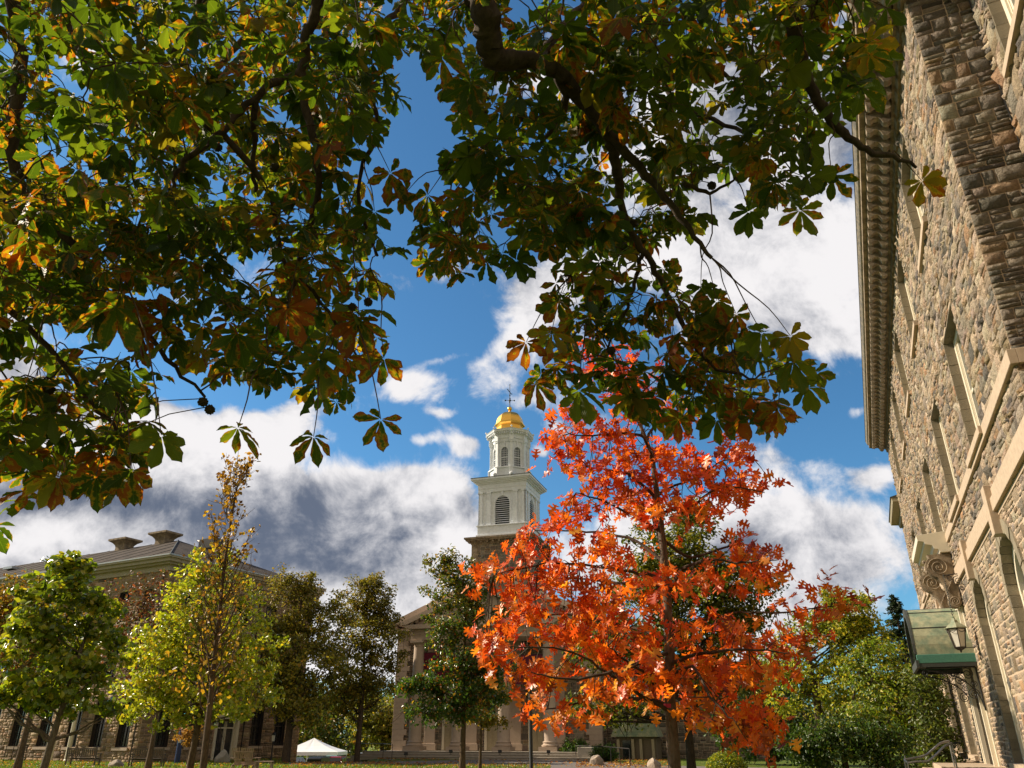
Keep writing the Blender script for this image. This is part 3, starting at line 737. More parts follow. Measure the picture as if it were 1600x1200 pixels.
for x in (-5.6, -1.9, 1.9, 5.6):
    b = MB(); b.box(x - .48, x + .48, WY - .14, WY + .2, FL, 8.6); b.box(x - .6, x + .6, WY - .22, WY + .2, FL, FL + .5); b.box(x - .6, x + .6, WY - .22, WY + .2, 8.5, 8.9); b.build('pilaster', 'tan_stone', chapel, bevel=.015)
for x in (-3.75, 0, 3.75):
    b = MB(); b.box(x - .75, x - .55, WY - .08, WY + .3, FL, 5.2); b.box(x + .55, x + .75, WY - .08, WY + .3, FL, 5.2); b.box(x - .75, x + .75, WY - .1, WY + .3, 5.2, 5.5); d = b.build('doorway', 'cream_paint', chapel)
    b = MB(); b.box(x - .55, x - .01, WY - .03, WY + .1, FL, 5.2); b.box(x + .01, x + .55, WY - .03, WY + .1, FL, 5.2)
    for sx in (-1, 1):
        for z in (1.1, 2.3, 3.7): b.box(x + sx * .28 - .18, x + sx * .28 + .18, WY - .06, WY - .03, z, z + .95)
    b.build('door_leaf', 'old_cream', d)
# columns
def column_proto(x):
    b = MB(); o = b.lathe
    b.box(-.72, .72, -.72, .72, FL, FL + .32)
    prof = [(.64, FL + .32), (.68, FL + .38), (.68, FL + .44), (.58, FL + .50), (.56, FL + .58), (.60, FL + .62), (.60, FL + .66), (.51, FL + .72)]
    H0, H1 = FL + .74, 8.35
    prof += [(.50 - .08 * (t ** 1.8), H0 + (H1 - H0) * t) for t in np.linspace(0, 1, 12)]
    prof += [(.45, H1 + .03), (.45, H1 + .08), (.42, H1 + .10), (.43, H1 + .22), (.54, H1 + .34)]
    b.lathe(prof, seg=28); b.box(-.6, .6, -.6, .6, H1 + .34, H1 + .52)
    c = b.build('column', 'tan_stone', chapel, smooth=True); c.location = (x, 0, 0); return c
c0_ = column_proto(-5.6)
for x in (-1.9, 1.9, 5.6): c = c0_.copy(); COL.objects.link(c); c.location = (x, 0, 0)
# entablature of portico with nested pediment, and of the body behind
b = MB(); z0 = 8.88
b.box(-6.2, 6.2, -.52, WY - .2, z0, z0 + .42); b.box(-6.24, 6.24, -.56, WY - .2, z0 + .42, z0 + .86)
b.prism([(-6.3, z0 + .862), (6.3, z0 + .862), (6.75, z0 + 1.08), (6.75, z0 + 1.2), (-6.75, z0 + 1.2), (-6.75, z0 + 1.08)], -1.0, WY - .2, 'y')
en = b.build('entablature', 'tan_stone', chapel)
b = MB(); b.prism([(-6.1, z0 + 1.2), (6.1, z0 + 1.2), (0, z0 + 3.75)], -.5, WY - .5, 'y')
b.prism([(-6.95, z0 + 1.2), (-6.45, z0 + 1.2), (0, z0 + 3.78), (6.45, z0 + 1.2), (6.95, z0 + 1.2), (6.95, z0 + 1.38), (0, z0 + 4.22), (-6.95, z0 + 1.38)], -1.05, WY - .4, 'y'); b.build('pediment', 'tan_stone', chapel)
b = MB()
for k in range(27): x = -6.1 + k * .47; b.box(x - .1, x + .1, -.82, -.5, z0 + .9, z0 + 1.06)
for k in range(14):
    t = (k + .5) / 14
    for sx in (-1, 1): b.box(sx * 6.3 * (1 - t) - .1, sx * 6.3 * (1 - t) + .1, -.8, -.5, z0 + 1.1 + 2.6 * t, z0 + 1.3 + 2.6 * t)
b.build('dentils', 'tan_stone', en)
b = MB(); b.box(-9.1, 9.1, WY - .15, WY + 1, ZW, ZW + .45)
for sx in (-1, 1): b.box(sx * 9.0, sx * 9.15, WY, 30, ZW, ZW + .45)
b.box(-9.8, 9.8, WY - .8, WY + 1, ZW + .452, ZW + .62); 
for sx in (-1, 1): b.box(sx * 9.15, sx * 9.8, WY + 1, 30, ZW + .452, ZW + .62)
b.prism([(-10.2, ZW + .62), (-9.6, ZW + .62), (0, ZW + 4.65), (9.6, ZW + .62), (10.2, ZW + .62), (10.2, ZW + .86), (0, ZW + 5.12), (-10.2, ZW + .86)], WY - 1.05, WY - .0, 'y')
en2 = b.build('cornice', 'tan_stone', chapel)
b = MB()
for k in range(41): x = -9.5 + k * .475; b.box(x - .1, x + .1, WY - .6, WY - .15, ZW + .28, ZW + .45)
for k in range(20):
    t = (k + .5) / 20
    for sx in (-1, 1): b.box(sx * 9.2 * (1 - t) - .12, sx * 9.2 * (1 - t) + .12, WY - .8, WY - .2, ZW + .55 + 3.95 * t, ZW + .75 + 3.95 * t)
b.build('dentils', 'tan_stone', en2)
b = MB()
for x in (-7.4, -2.8, 1.0, 4.8):
    b.box(x - .14, x + .14, -1.75, -1.6, FL - .3, FL + .02); b.box(x - .2, x + .2, -1.9, -1.6, FL - .02 - .4, FL - .1)
# maroon banners between the columns
def text_mesh(name, s, size, material, parent, M):
    cu = bpy.data.curves.new(name, 'FONT'); cu.body = s; cu.size = size; cu.extrude = .004; cu.align_x = 'CENTER'; cu.align_y = 'CENTER'
    t = bpy.data.objects.new(name, cu); COL.objects.link(t); bpy.context.view_layer.update()
    me = bpy.data.meshes.new_from_object(t.evaluated_get(bpy.context.evaluated_depsgraph_get())); bpy.data.objects.remove(t)
    me.transform(M); return link(name, me, material, parent)
RXm = Matrix.Rotation(pi / 2, 4, 'X')
for i, x in enumerate((-3.75, 0, 3.75)):
    b = MB(); z1 = 7.9 if i == 0 else 7.5; z0b = 5.9 if i == 0 else 5.3
    b.box(x - 1.35, x + 1.35, -.02, .02, z0b, z1)
    bn = b.build('banner', 'maroon', None); bn.location = tuple(CP); bn.rotation_euler = (0, 0, -TH)
    tag(bn, ['maroon cloth banner strung between the two left columns of the chapel', 'maroon banner with white lettering strung between the middle columns of the chapel', 'maroon cloth banner strung between the two right columns of the chapel'][i], 'banner', 'banners between the chapel columns')
    if i == 1: text_mesh('lettering', 'COLGATE', .5, 'letter_white', bn, Matrix.Translation((x, -.03, 6.2)) @ RXm)
    b = MB(); b.tube([(x - 1.5, 0, z1), (x + 1.5, 0, z1)], .03, 6); b.build('rod', 'black_iron', bn)
# tower: stone stage, belfry, lantern, dome
TW = 4.72; hwT = TW / 2; tcx, tcy = 0.03, 4.75 + hwT
def sq(b, hw, z0, z1, n=4, cy=tcy): b.box(tcx - hw, tcx + hw, cy - hw, cy + hw, z0, z1)
ZS = zat(846, 70.3)   # stone cornice
b = MB(); sq(b, hwT + .38, 8, 18.0); tw = b.build('tower', 'mortar', chapel)
k = hwT + .38
for (fn) in (fm(lambda A, Z, D: np.stack([tcx + A, tcy - k - D, Z], -1)), fm(lambda A, Z, D: np.stack([tcx + k + D, tcy + A, Z], -1))):
    stone_mesh('stone_facing', stone_rects(-k + .55, k - .55, 10, 18, [], (.3, .5), (.3, .9)), fn, PAL_DARK, tw, .02)
for sx in (-1, 1):
    for sy in (-1, 1): b = MB(); b.box(tcx + sx * (k - .54), tcx + sx * (k + .05), tcy + sy * (k - .54), tcy + sy * (k + .05), 10, 18.0); b.build('quoin', 'weathered_shaded_stone', tw)
b = MB(); sq(b, k + .1, 17.7, 18.0); sq(b, k + .5, 18.0, 18.14); sq(b, k + .62, 18.142, 18.30)
n = 11
for i in range(n):
    t = -k - .2 + (2 * k + .4) * i / (n - 1)
    b.box(tcx + t - .1, tcx + t + .1, tcy - k - .4, tcy - k, 17.82, 17.998); b.box(tcx + k, tcx + k + .4, tcy + t - .1, tcy + t + .1, 17.82, 17.998)
b.build('stone_cornice', 'weathered_shaded_stone', tw)
# belfry
zb0, zb1, zb2, zb3 = 18.30, 19.55, 22.75, 24.35
b = MB(); sq(b, hwT + .16, zb0, zb0 + .35); sq(b, hwT + .04, zb0 + .35, zb1 - .1); sq(b, hwT + .14, zb1 - .1, zb1)
bel = b.build('belfry', 'white_paint', chapel, bevel=.01)
b = MB(); 
HWb = hwT - .16; lw = .72; zsp = zb1 + 2.05
def panel(b, side):
    """wall with arched louvre opening; side 0 front, 1 right, 2 back, 3 left"""
    M = Matrix.Translation((tcx, tcy, 0)) @ Matrix.Rotation(side * pi / 2, 4, 'Z')
    ops_ = arch_ops(0, lw, zb1, zsp, 6, .05)
    for a0, a1, z0, z1 in wall_quads(-HWb, HWb, zb1, zb3 - .3, ops_): b.add([(a0, -HWb, z0), (a1, -HWb, z0), (a1, -HWb, z1), (a0, -HWb, z1)], [(0, 1, 2, 3)], M)
    n = 16
    for i in range(n):
        a0, a1 = pi * i / n, pi * (i + 1) / n
        b.prism([(r * cos(a), zsp + r * sin(a)) for a, r in ((a0, lw), (a1, lw), (a1, lw + .2), (a0, lw + .2))], -HWb - .06, -HWb + .15, 'y', M)
    b.box(-lw - .19, -lw, -HWb - .05, -HWb + .15, zb1, zsp, M); b.box(lw, lw + .19, -HWb - .05, -HWb + .15, zb1, zsp, M)
    b.box(-.11, .11, -HWb - .12, -HWb, zsp + lw + .02, zb2 + .1, M)
    for x in (-hwT + .2, -1.32, 1.32, hwT - .2):          # pilasters with base and cap
        b.box(x - .19, x + .19, -HWb - .15, -HWb, zb1, zb2, M); b.box(x - .23, x + .23, -HWb - .19, -HWb, zb1, zb1 + .16, M); b.box(x - .24, x + .24, -HWb - .2, -HWb, zb2 - .14, zb2, M)
for s in range(4): panel(b, s)
b.build('belfry_wall', 'white_paint', bel)
for s in range(4):
    b = MB(); M = Matrix.Translation((tcx, tcy, 0)) @ Matrix.Rotation(s * pi / 2, 4, 'Z'); z = zb1 + .02
    while z < zsp + lw - .06:
        w = lw if z < zsp else math.sqrt(max(.01, lw ** 2 - (z - zsp) ** 2))
        b.prism([(-HWb - .02, z), (-HWb - .02, z + .035), (-HWb + .16, z + .13), (-HWb + .16, z + .10)], -w, w, 'x', M); z += .2
    b.build('louvre', 'white_paint', bel)
b = MB(); sq(b, HWb - .35, zb1, zb2); b.build('belfry_core', 'black_iron', bel)
b = MB(); sq(b, hwT + .02, zb2, zb2 + .34); sq(b, hwT + .05, zb2 + .34, zb2 + .78)
for i in range(4):  sq(b, (hwT + .16, hwT + .32, hwT + .48, hwT + .60)[i], zb2 + (.78, .90, 1.02, 1.13)[i], zb2 + (.90, 1.02, 1.13, 1.30)[i])
b.build('belfry_cornice', 'white_paint', bel)
b = MB(); sq(b, hwT + .62, zb2 + 1.302, zb2 + 1.36); sq(b, hwT - .2, zb2 + 1.36, zb2 + 1.5); b.build('belfry_roof', 'copper_dark', bel)
zl0 = zb2 + 1.36
# octagonal lantern
def ballM(b, c, r, M):
    prof = [(max(1e-3, r * sin(pi * i / 5)), c[2] - r * cos(pi * i / 5)) for i in range(6)]; b.lathe(prof, c[0], c[1], 8, M=M)
def octo(b, r, z0, z1): b.lathe([(r, z0), (r, z1)], tcx, tcy, 8, phase=.5)
Rl = 1.98; zl1, zl2, zl3 = 25.35, 28.0, 29.25
b = MB(); octo(b, Rl + .06, zl0, zl1 - .12); octo(b, Rl + .18, zl1 - .12, zl1)
lan_ = b.build('lantern', 'white_paint', chapel)
b = MB(); ap = (Rl - .22) * cos(pi / 8); fwid = 2 * (Rl - .22) * sin(pi / 8); ww = .34; zsw = zl1 + 1.72
for s in range(8):
    M = Matrix.Translation((tcx, tcy, 0)) @ Matrix.Rotation(s * pi / 4, 4, 'Z')
    for a0, a1, z0, z1 in wall_quads(-fwid / 2, fwid / 2, zl1, zl3 - .3, arch_ops(0, ww, zl1 + .12, zsw, 5, .04)): b.add([(a0, -ap, z0), (a1, -ap, z0), (a1, -ap, z1), (a0, -ap, z1)], [(0, 1, 2, 3)], M)
    n = 12
    for i in range(n):
        a0, a1 = pi * i / n, pi * (i + 1) / n
        b.prism([(r * cos(a), zsw + r * sin(a)) for a, r in ((a0, ww), (a1, ww), (a1, ww + .13), (a0, ww + .13))], -ap - .05, -ap + .1, 'y', M)
    b.box(-ww - .12, -ww, -ap - .04, -ap + .1, zl1, zsw, M); b.box(ww, ww + .12, -ap - .04, -ap + .1, zl1, zsw, M); b.box(-.06, .06, -ap - .09, -ap, zsw + ww, zl2, M)
b.build('lantern_wall', 'white_paint', lan_)
b = MB(); gl = MB()
for s in range(8):
    M = Matrix.Translation((tcx, tcy, 0)) @ Matrix.Rotation(s * pi / 4, 4, 'Z')
    gl.prism([(-ww, zl1 + .12), (ww, zl1 + .12)] + [(ww * cos(pi * i / 10), zsw + ww * sin(pi * i / 10)) for i in range(11)], -ap + .08, -ap + .1, 'y', M)
    for x in (-.17, 0, .17): b.box(x - .012, x + .012, -ap + .05, -ap + .078, zl1 + .12, zsw + ww * .9, M)
    z = zl1 + .35
    while z < zsw + .25: b.box(-ww, ww, -ap + .05, -ap + .076, z - .012, z + .012, M); z += .235
    b.box(-ww, ww, -ap + .04, -ap + .07, zl1 + 1.0, zl1 + 1.08, M)
b.build('glazing_bar', 'white_paint', lan_)['kind'] = 'stuff'; gl.build('pane', 'sky_glass', lan_)
for s in range(8):
    b = MB()
    M = Matrix.Translation((tcx, tcy, 0)) @ Matrix.Rotation(s * pi / 4 + pi / 8, 4, 'Z')
    r_ = Rl - .1
    b.box(-.15, .15, -r_ - .1, -r_ + .25, zl1, zl2, M); b.box(-.2, .2, -r_ - .15, -r_ + .25, zl1 - .0, zl1 + .16, M); b.box(-.2, .2, -r_ - .16, -r_ + .25, zl2 - .14, zl2, M)
    b.box(-.21, .21, -r_ - .2, -r_ + .25, zl2, zl2 + .74, M); b.box(-.2, .2, -Rl - .16, -Rl + .2, zl0, zl1 - .13, M)
    for z_ in (zl0 + .45, zl2 + .98):     # carved scrolls and knobs standing off the angles
        ballM(b, (0, -Rl - .26, z_), .19, M); ballM(b, (0, -Rl - .2, z_ - .26), .15, M)
    ballM(b, (0, -Rl - .42, zl3 + .10), .10, M)
    b.build('lantern_pilaster', 'white_paint', lan_)
b = MB(); b.lathe([(Rl - .14, zl2), (Rl - .12, zl2 + .3), (Rl - .04, zl2 + .32), (Rl - .04, zl2 + .70), (Rl + .1, zl2 + .76), (Rl + .14, zl2 + .9), (Rl + .36, zl2 + .98), (Rl + .40, zl2 + 1.12), (Rl + .46, zl2 + 1.2), (.8, zl2 + 1.3)], tcx, tcy, 8, phase=.5)
for s in range(8):
    M = Matrix.Translation((tcx, tcy, 0)) @ Matrix.Rotation(s * pi / 4, 4, 'Z')
    for i in range(6): x = -.62 + i * .25; b.box(x - .055, x + .055, -(Rl + .12), -(Rl - .1), zl2 + .78, zl2 + .93, M)
b.build('lantern_cornice', 'white_paint', lan_)
dz = zl2 + 1.27
prof = [(1.34, dz), (1.30, dz + .78), (1.42, dz + .84), (1.56, dz + .94), (1.58, dz + 1.02), (1.45, dz + 1.10), (1.38, dz + 1.3)]
prof += [(1.36 * cos(t) ** .8 if t < 1.5 else .12, dz + 1.3 + 1.12 * sin(t)) for t in np.linspace(.1, 1.5, 9)]
b = MB(); b.lathe(prof, tcx, tcy, 8, phase=.5); dm = b.build('dome', 'gold', chapel)
zt_ = dz + 2.42
b = MB(); b.lathe([(.22, zt_ - .05), (.12, zt_ + .12), (.1, zt_ + .22)], tcx, tcy, 12); b.ball((tcx, tcy, zt_ + .44), .24, 14, 10); b.build('finial', 'gold', dm, smooth=True)
b = MB(); zv = zt_ + .66; sv = .78
b.tube([(tcx, tcy, zv), (tcx, tcy, zv + 2.5)], [.05, .03], 6)
for a in (R(20), R(110)): 
    for sg in (-1, 1): b.tube([(tcx, tcy, zv + .72), (tcx + sg * .42 * cos(a), tcy + sg * .42 * sin(a), zv + .72)], .022, 5); b.ball((tcx + sg * .46 * cos(a), tcy + sg * .46 * sin(a), zv + .72), .085, 6, 4)
b.ball((tcx, tcy, zv + .72), .13, 8, 6); b.ball((tcx, tcy, zv + 1.3), .08, 8, 6); b.ball((tcx, tcy, zv + 2.5), .06, 8, 6)
b.build('spindle', 'black_iron', dm)
b = MB(); Mv = Matrix.Translation((tcx, tcy, zv + 1.7)) @ Matrix.Rotation(R(35), 4, 'Z') @ Matrix.Rotation(R(30), 4, 'Y') @ Matrix.Scale(.62, 4)
b.prism([(-.55, .30), (-.35, .12), (.35, -.12), (.62, -.10), (.42, -.24), (-.3, -.02), (-.62, .12)], -.03, .03, 'y', Mv); b.build('vane', 'black_iron', dm)

# low side porch on the right of the chapel
b = MB(); px0, px1, py0, py1 = 10.4, 13.4, 1.2, 4.0; zg = -.1
b.box(px0, px1, py0 + .2, py1, zg, 1.55); pr_ = b.build('side_porch', 'porch_wood', chapel)
b = MB(); b.prism([(px0 - .3, 1.552), (px1 + .3, 1.552), (px1 - .1, 2.5), (px0 + .1, 2.5)], py0 - .2, py0 + 2.6, 'y'); b.build('porch_roof', 'copper', pr_)
b = MB(); 
for x in (px0 + .2, px0 + 1.3, px0 + 1.9, px1 - .2): b = MB(); b.box(x - .1, x + .1, py0 - .05, py0 + .18, zg, 1.4); b.build('porch_post', 'old_cream', pr_)
b = MB(); b.box(px0 + .5, px0 + 1.1, py0 + .12, py0 + .18, zg, 1.3); b.build('door_leaf', 'dark_glass', pr_)
b = MB(); b.box(9, 22, 5, 20, -.1, 7.0); ax = b.build('side_wing', 'mortar', chapel)
stone_mesh('stone_facing', stone_rects(9, 22, -.1, 7, [], (.3, .5), (.3, .9)), fm(lambda A, Z, D: np.stack([A, 5 - D, Z], -1)), PAL_DARK, ax, .025)
for x in (11.5, 15.5, 19.5):
    b = MB(); b.box(x - .55, x + .55, 4.93, 5.1, 3.4, 5.6); w_ = b.build('window', 'cream_paint', ax)
    for k in (-1, 1): b = MB(); b.box(x + k * .27 - .2, x + k * .27 + .2, 4.90, 4.928, 3.5, 5.5); b.build('pane', 'dark_glass', w_)

# ------------------------------------------------------------------ the hall on the left
LC = ath(266, 865, 60.); LC[2] = 0
a29 = R(28)
left = empty('academic_hall', (LC[0], LC[1], 0), pi / 2 - a29, 'brown stone academic hall with low hipped roof and two flared chimneys behind the lawn trees', 'building')
ZE = float(ath(266, 865, 60)[2]); OH = .9          # local x: along right face (away), y: along left face (to the left)
wl, wr = 48, 16.2
lops = []; rops = []
for y in [2.5, 5.2, 7.85, 11.1] + [14.4 + 3.1 * k for k in range(11)]:
    for z0, z1 in ((.9, 3.9), (5.2, 7.8), (9.1, 11.3)): lops.append((y - .62, y + .62, z0, z1))
for k in range(5):
    x = (2.7, 5.4, 8.35, 11.4, 13.9)[k]
    for z0, z1 in ((.9, 3.7), (5.2, 7.8), (9.1, 11.3)):
        if not (k == 2 and z0 < 1): rops.append((x - .6, x + .6, z0, z1))
rops.append((8.35 - .95, 8.35 + .95, 0, 2.7))
b = MB()
for a0, a1, z0, z1 in wall_quads(OH, wl, -.3, ZE - .55, lops): b.add([(OH, a0, z0), (OH, a1, z0), (OH, a1, z1), (OH, a0, z1)], [(0, 3, 2, 1)])
for a0, a1, z0, z1 in wall_quads(OH, wr, -3, ZE - .55, rops): b.add([(a0, OH, z0), (a1, OH, z0), (a1, OH, z1), (a0, OH, z1)], [(0, 1, 2, 3)])
b.box(wr - .02, wr, OH + .01, 17, -3, ZE - .6); b.box(OH + .5, wr - .1, 17, wl, -.3, ZE - .6)
lw_ = b.build('wall', 'mortar', left)
stone_mesh('stone_facing', stone_rects(OH, wl, -.3, ZE - .55, lops, (.3, .5), (.3, .95)), fm(lambda A, Z, D: np.stack([OH - D, A, Z], -1), True), PAL_BRN, lw_, .045, 4)
stone_mesh('stone_facing', stone_rects(OH, wr, -.3, ZE - .55, rops, (.3, .5), (.3, .95)), fm(lambda A, Z, D: np.stack([A, OH - D, Z], -1)), PAL_BRN, lw_, .045, 4)
def lwin(a0, a1, z0, z1, face):
    f = MB(); g_ = MB(); w = a1 - a0; d0, d1 = .06, .30
    def bx(m, p0, p1, q0, q1, y0, y1): m.box(*( (p0, p1, OH + y0, OH + y1) if face else (OH + y0, OH + y1, p0, p1)), q0, q1)
    bx(f, a0, a0 + .09, z0, z1, .16, d1); bx(f, a1 - .09, a1, z0, z1, .16, d1); bx(f, a0 + .09, a1 - .09, z1 - .1, z1, .16, d1); bx(f, a0 + .09, a1 - .09, z0, z0 + .08, .16, d1)
    bx(f, a0 + .09, a1 - .09, (z0 + z1) / 2 - .03, (z0 + z1) / 2 + .03, .18, d1)
    for k in (1, 2, 3): bx(f, a0 + w * k / 4 - .012, a0 + w * k / 4 + .012, z0, z1, .2, .26)
    for k in range(1, 6): bx(f, a0, a1, z0 + (z1 - z0) * k / 6 - .012, z0 + (z1 - z0) * k / 6 + .012, .205, .255)
    bx(f, a0 - .12, a0 - .005, z0, z1, .0, .3); bx(f, a1 + .005, a1 + .12, z0, z1, .0, .3)
    o = f.build('window', 'iron_rust', left)
    bx(g_, a0, a1, z0, z1, .262, .28); g_.build('pane', 'dark_glass', o)
    s = MB(); bx(s, a0 - .15, a1 + .15, z0 - .18, z0 - .003, -.12, .3); s.build('sill', 'tan_stone', o)
for o in lops: lwin(*o, False)
for o in rops[:-1]: lwin(*o, True)
x = 8.35
b = MB(); 
for sx in (-1, 1): b.box(x + sx * .95, x + sx * 1.15, OH - .12, OH + .3, -.1, 2.9); b.box(x + sx * .04, x + sx * .1, OH + .1, OH + .2, 0, 2.6); b.box(x + sx * .8, x + sx * .94, OH + .1, OH + .2, 0, 2.6)
b.box(x - 1.2, x + 1.2, OH - .14, OH + .3, 2.7, 3.1); b.box(x - .94, x + .94, OH + .1, OH + .2, 2.1, 2.2); de = b.build('entrance', 'cream_paint', left)
b = MB(); b.box(x - .9, x + .9, OH + .2, OH + .23, 0, 2.7); b.build('pane', 'dark_glass', de)
# eaves cornice, gutter line and roof
E0 = 0.
def eave(b, d0, z0, z1): b.box(d0, wr + .6, d0, wl + 1, z0, z1)
b = MB(); 
for d, z0, z1 in ((.75, -.95, -.55), (.45, -.548, -.40), (.22, -.398, -.16), (.05, -.158, -.03)): eave(b, d, ZE + z0, ZE + z1)
b.build('cornice', 'old_cream', left)
b = MB(); b.box(0, .1, 0, wl + 1, ZE - .03, ZE + .06); b.box(.1, wr + .6, 0, .1, ZE - .03, ZE + .06); b.build('flashing', 'car_silver', left)
ap_ = (9.2, 11.0); zr = float(ath(275, 844, hypot(LC[0] + ap_[0] * sin(a29) - ap_[1] * cos(a29), LC[1] + ap_[0] * cos(a29) + ap_[1] * sin(a29)))[2])
b = MB(); x1_ = wr + .7
V_ = [(.02, .02, ZE), (x1_, .02, ZE), (x1_, wl + 1, ZE), (.02, wl + 1, ZE), (ap_[0], ap_[1], zr), (ap_[0], wl + 1, zr)]
b.add(V_, [(0, 1, 4), (0, 4, 5, 3), (1, 2, 5, 4), (0, 3, 2, 1), (3, 5, 2)])
rf = b.build('roof', 'roof_slate', left)
b = MB()
for k in range(16):
    t = (k + 1) * 2.9
    if t < wl: b.tube([(.05, t, ZE + .02), (ap_[0] * min(1, t / ap_[1]), t, ZE + (zr - ZE) * min(1, t / ap_[1]) + .015)], .02, 4)
b.tube([(.02, .02, ZE + .02), (ap_[0], ap_[1], zr + .02)], .05, 5); b.build('seam', 'copper_dark', rf)
for (cx, cy) in ((9.0, 12.6), (9.0, 18.0)):
    b = MB(); zb_ = ZE + (zr - ZE) * cx / ap_[0] - .3; h = zr + 1.2
    def ring(r, z): return [(cx + sx * r * .8, cy + sy * r, z) for sx, sy in ((-1, -1), (1, -1), (1, 1), (-1, 1))]
    vs = []; 
    P_ = [(.62, zb_), (.60, zr + .05), (.66, zr + .22), (.85, zr + .42), (1.18, zr + .60), (1.18, zr + .76), (1.0, zr + .80)]
    for r_, z_ in P_: vs += ring(r_, z_)
    fs = [(0, 3, 2, 1)] + [(i * 4 + k, i * 4 + (k + 1) % 4, i * 4 + 4 + (k + 1) % 4, i * 4 + 4 + k) for i in range(len(P_) - 1) for k in range(4)] + [tuple(range(len(vs) - 4, len(vs)))]
    b.add(vs, fs); ch = b.build('chimney', 'weathered_shaded_stone', rf)
b = MB(); b.box(ap_[0] + 1.4, ap_[0] + 3.4, 8, 10, zr - .6, zr + .25); b.build('roof_hatch', 'dark_metal', rf)
b = MB(); b.tube([(4.5, 12.6, ZE + 1.3), (4.5, 12.6, ZE + 1.95)], .07, 6); b.build('vent_pipe', 'dark_metal', rf)
b = MB(); b.box(5.0, 6.2, 28, 29.4, ZE + (zr - ZE) * .6, ZE + (zr - ZE) * .6 + .22); b.build('skylight', 'car_silver', rf)
# white porch with two posts on the left face
b = MB()
for y in (6.95, 8.75): b.lathe([(.2, -.1), (.2, .1), (.15, .16), (.13, 3.1), (.17, 3.2), (.2, 3.3)], .25, y, 12)
b.box(.05, OH, 6.7, 9.0, 3.301, 3.65); b.box(-.1, OH, 6.55, 9.15, 3.652, 3.78); b.build('porch', 'cream_paint', left)
b = MB(); b.tube([(OH - .12, .95 + .3, 0), (OH - .12, 1.25, ZE - .9)], .05, 6); b.build('downpipe', 'black_iron', left)
b = MB(); b.tube([(8.35 + 1.6, OH - .1, 0), (9.95, OH - .1, ZE - .9)], .05, 6); b.build('downpipe', 'black_iron', left)
# ------------------------------------------------------------------ ground
PA = [gnd(*q)[:2] for q in ((452, 1195.5), (600, 1194.5), (750, 1197), (830, 1200.5), (900, 1206), (1010, 1212), (1200, 1216))]
PB = [gnd(*q)[:2] for q in ((452, 1192), (600, 1190.4), (750, 1187), (850, 1185.2), (905, 1187.5), (942, 1191), (1010, 1196), (1200, 1200))]
def hz(x, y):
    """lawn level; the ground drops away to the car park between the left hall and the chapel"""
    d = (y - 57) / 12; t = np.clip(d, 0, 1); t = t * t * (3 - 2 * t)
    w = np.clip((-.168 * y - x) / 1.2, 0, 1) * np.where(y < 77, np.clip((x + .262 * y) / .9, 0, 1), np.clip((x + 60) / 6, 0, 1))
    far = np.clip((y - 150) / 300, 0, 1)
    return -2.45 * t * w - .2 * far
xs = np.concatenate([np.linspace(-900, -70, 12), np.linspace(-64, 64, 190), np.linspace(70, 900, 12)]); ys = np.concatenate([np.linspace(-200, -12, 8), np.linspace(-8, 150, 170), np.linspace(160, 1200, 14)])
X, Y = np.meshgrid(xs, ys, indexing='ij'); Z = hz(X, Y)
idx = np.arange(X.size).reshape(X.shape); q = np.stack([idx[:-1, :-1], idx[1:, :-1], idx[1:, 1:], idx[:-1, 1:]], -1).reshape(-1, 4)
def groundmat():
    m = bpy.data.materials.new('lawn'); m.use_nodes = True; g = NT(m.node_tree); b = m.node_tree.nodes['Principled BSDF']
    P = g.new('ShaderNodeTexCoord').outputs['Object']
    n = g.noise(P, .35, 5, .6); n2 = g.noise(P, 9, 6, .7); n3 = g.noise(P, 2.2, 4, .6)
    c = g.mix(g.ramp(n, .35, .65), (.095, .17, .022, 1), (.15, .20, .03, 1)); c = g.mix(g.ramp(n2, .40, .62), c, (.06, .10, .015, 1))
    c = g.mix(g.m('MULTIPLY', g.ramp(n3, .5, .62), g.ramp(n2, .45, .6)), c, (.34, .19, .04, 1))
    g.put(b.inputs['Base Color'], c); b.inputs['Roughness'].default_value = .9; b.inputs['Specular IOR Level'].default_value = .15
    bp = g.new('ShaderNodeBump'); bp.inputs['Strength'].default_value = 1; bp.inputs['Distance'].default_value = .08; g.put(bp.inputs['Height'], g.noise(P, 25, 5, .8)); g.l.new(bp.outputs[0], b.inputs['Normal']); MT['lawn'] = m
groundmat()
gr = link('ground', np_mesh('ground', np.stack([X, Y, Z], -1), [q]), 'lawn', smooth=True); tag(gr, kind='structure')
b = MB(); vs = [(p[0], p[1], .012) for p in PA] + [(p[0], p[1], .012) for p in reversed(PB)]; b.add(vs, [tuple(range(len(vs)))])
tag(b.build('path', 'asphalt'), kind='structure')
# car park surface below the bank
b = MB(); b.add([(-58, 84, -2.43), (-14, 84, -2.43), (-14, 148, -2.43), (-58, 148, -2.43)], [(0, 1, 2, 3)]); tag(b.build('car_park', 'asphalt'), kind='structure')

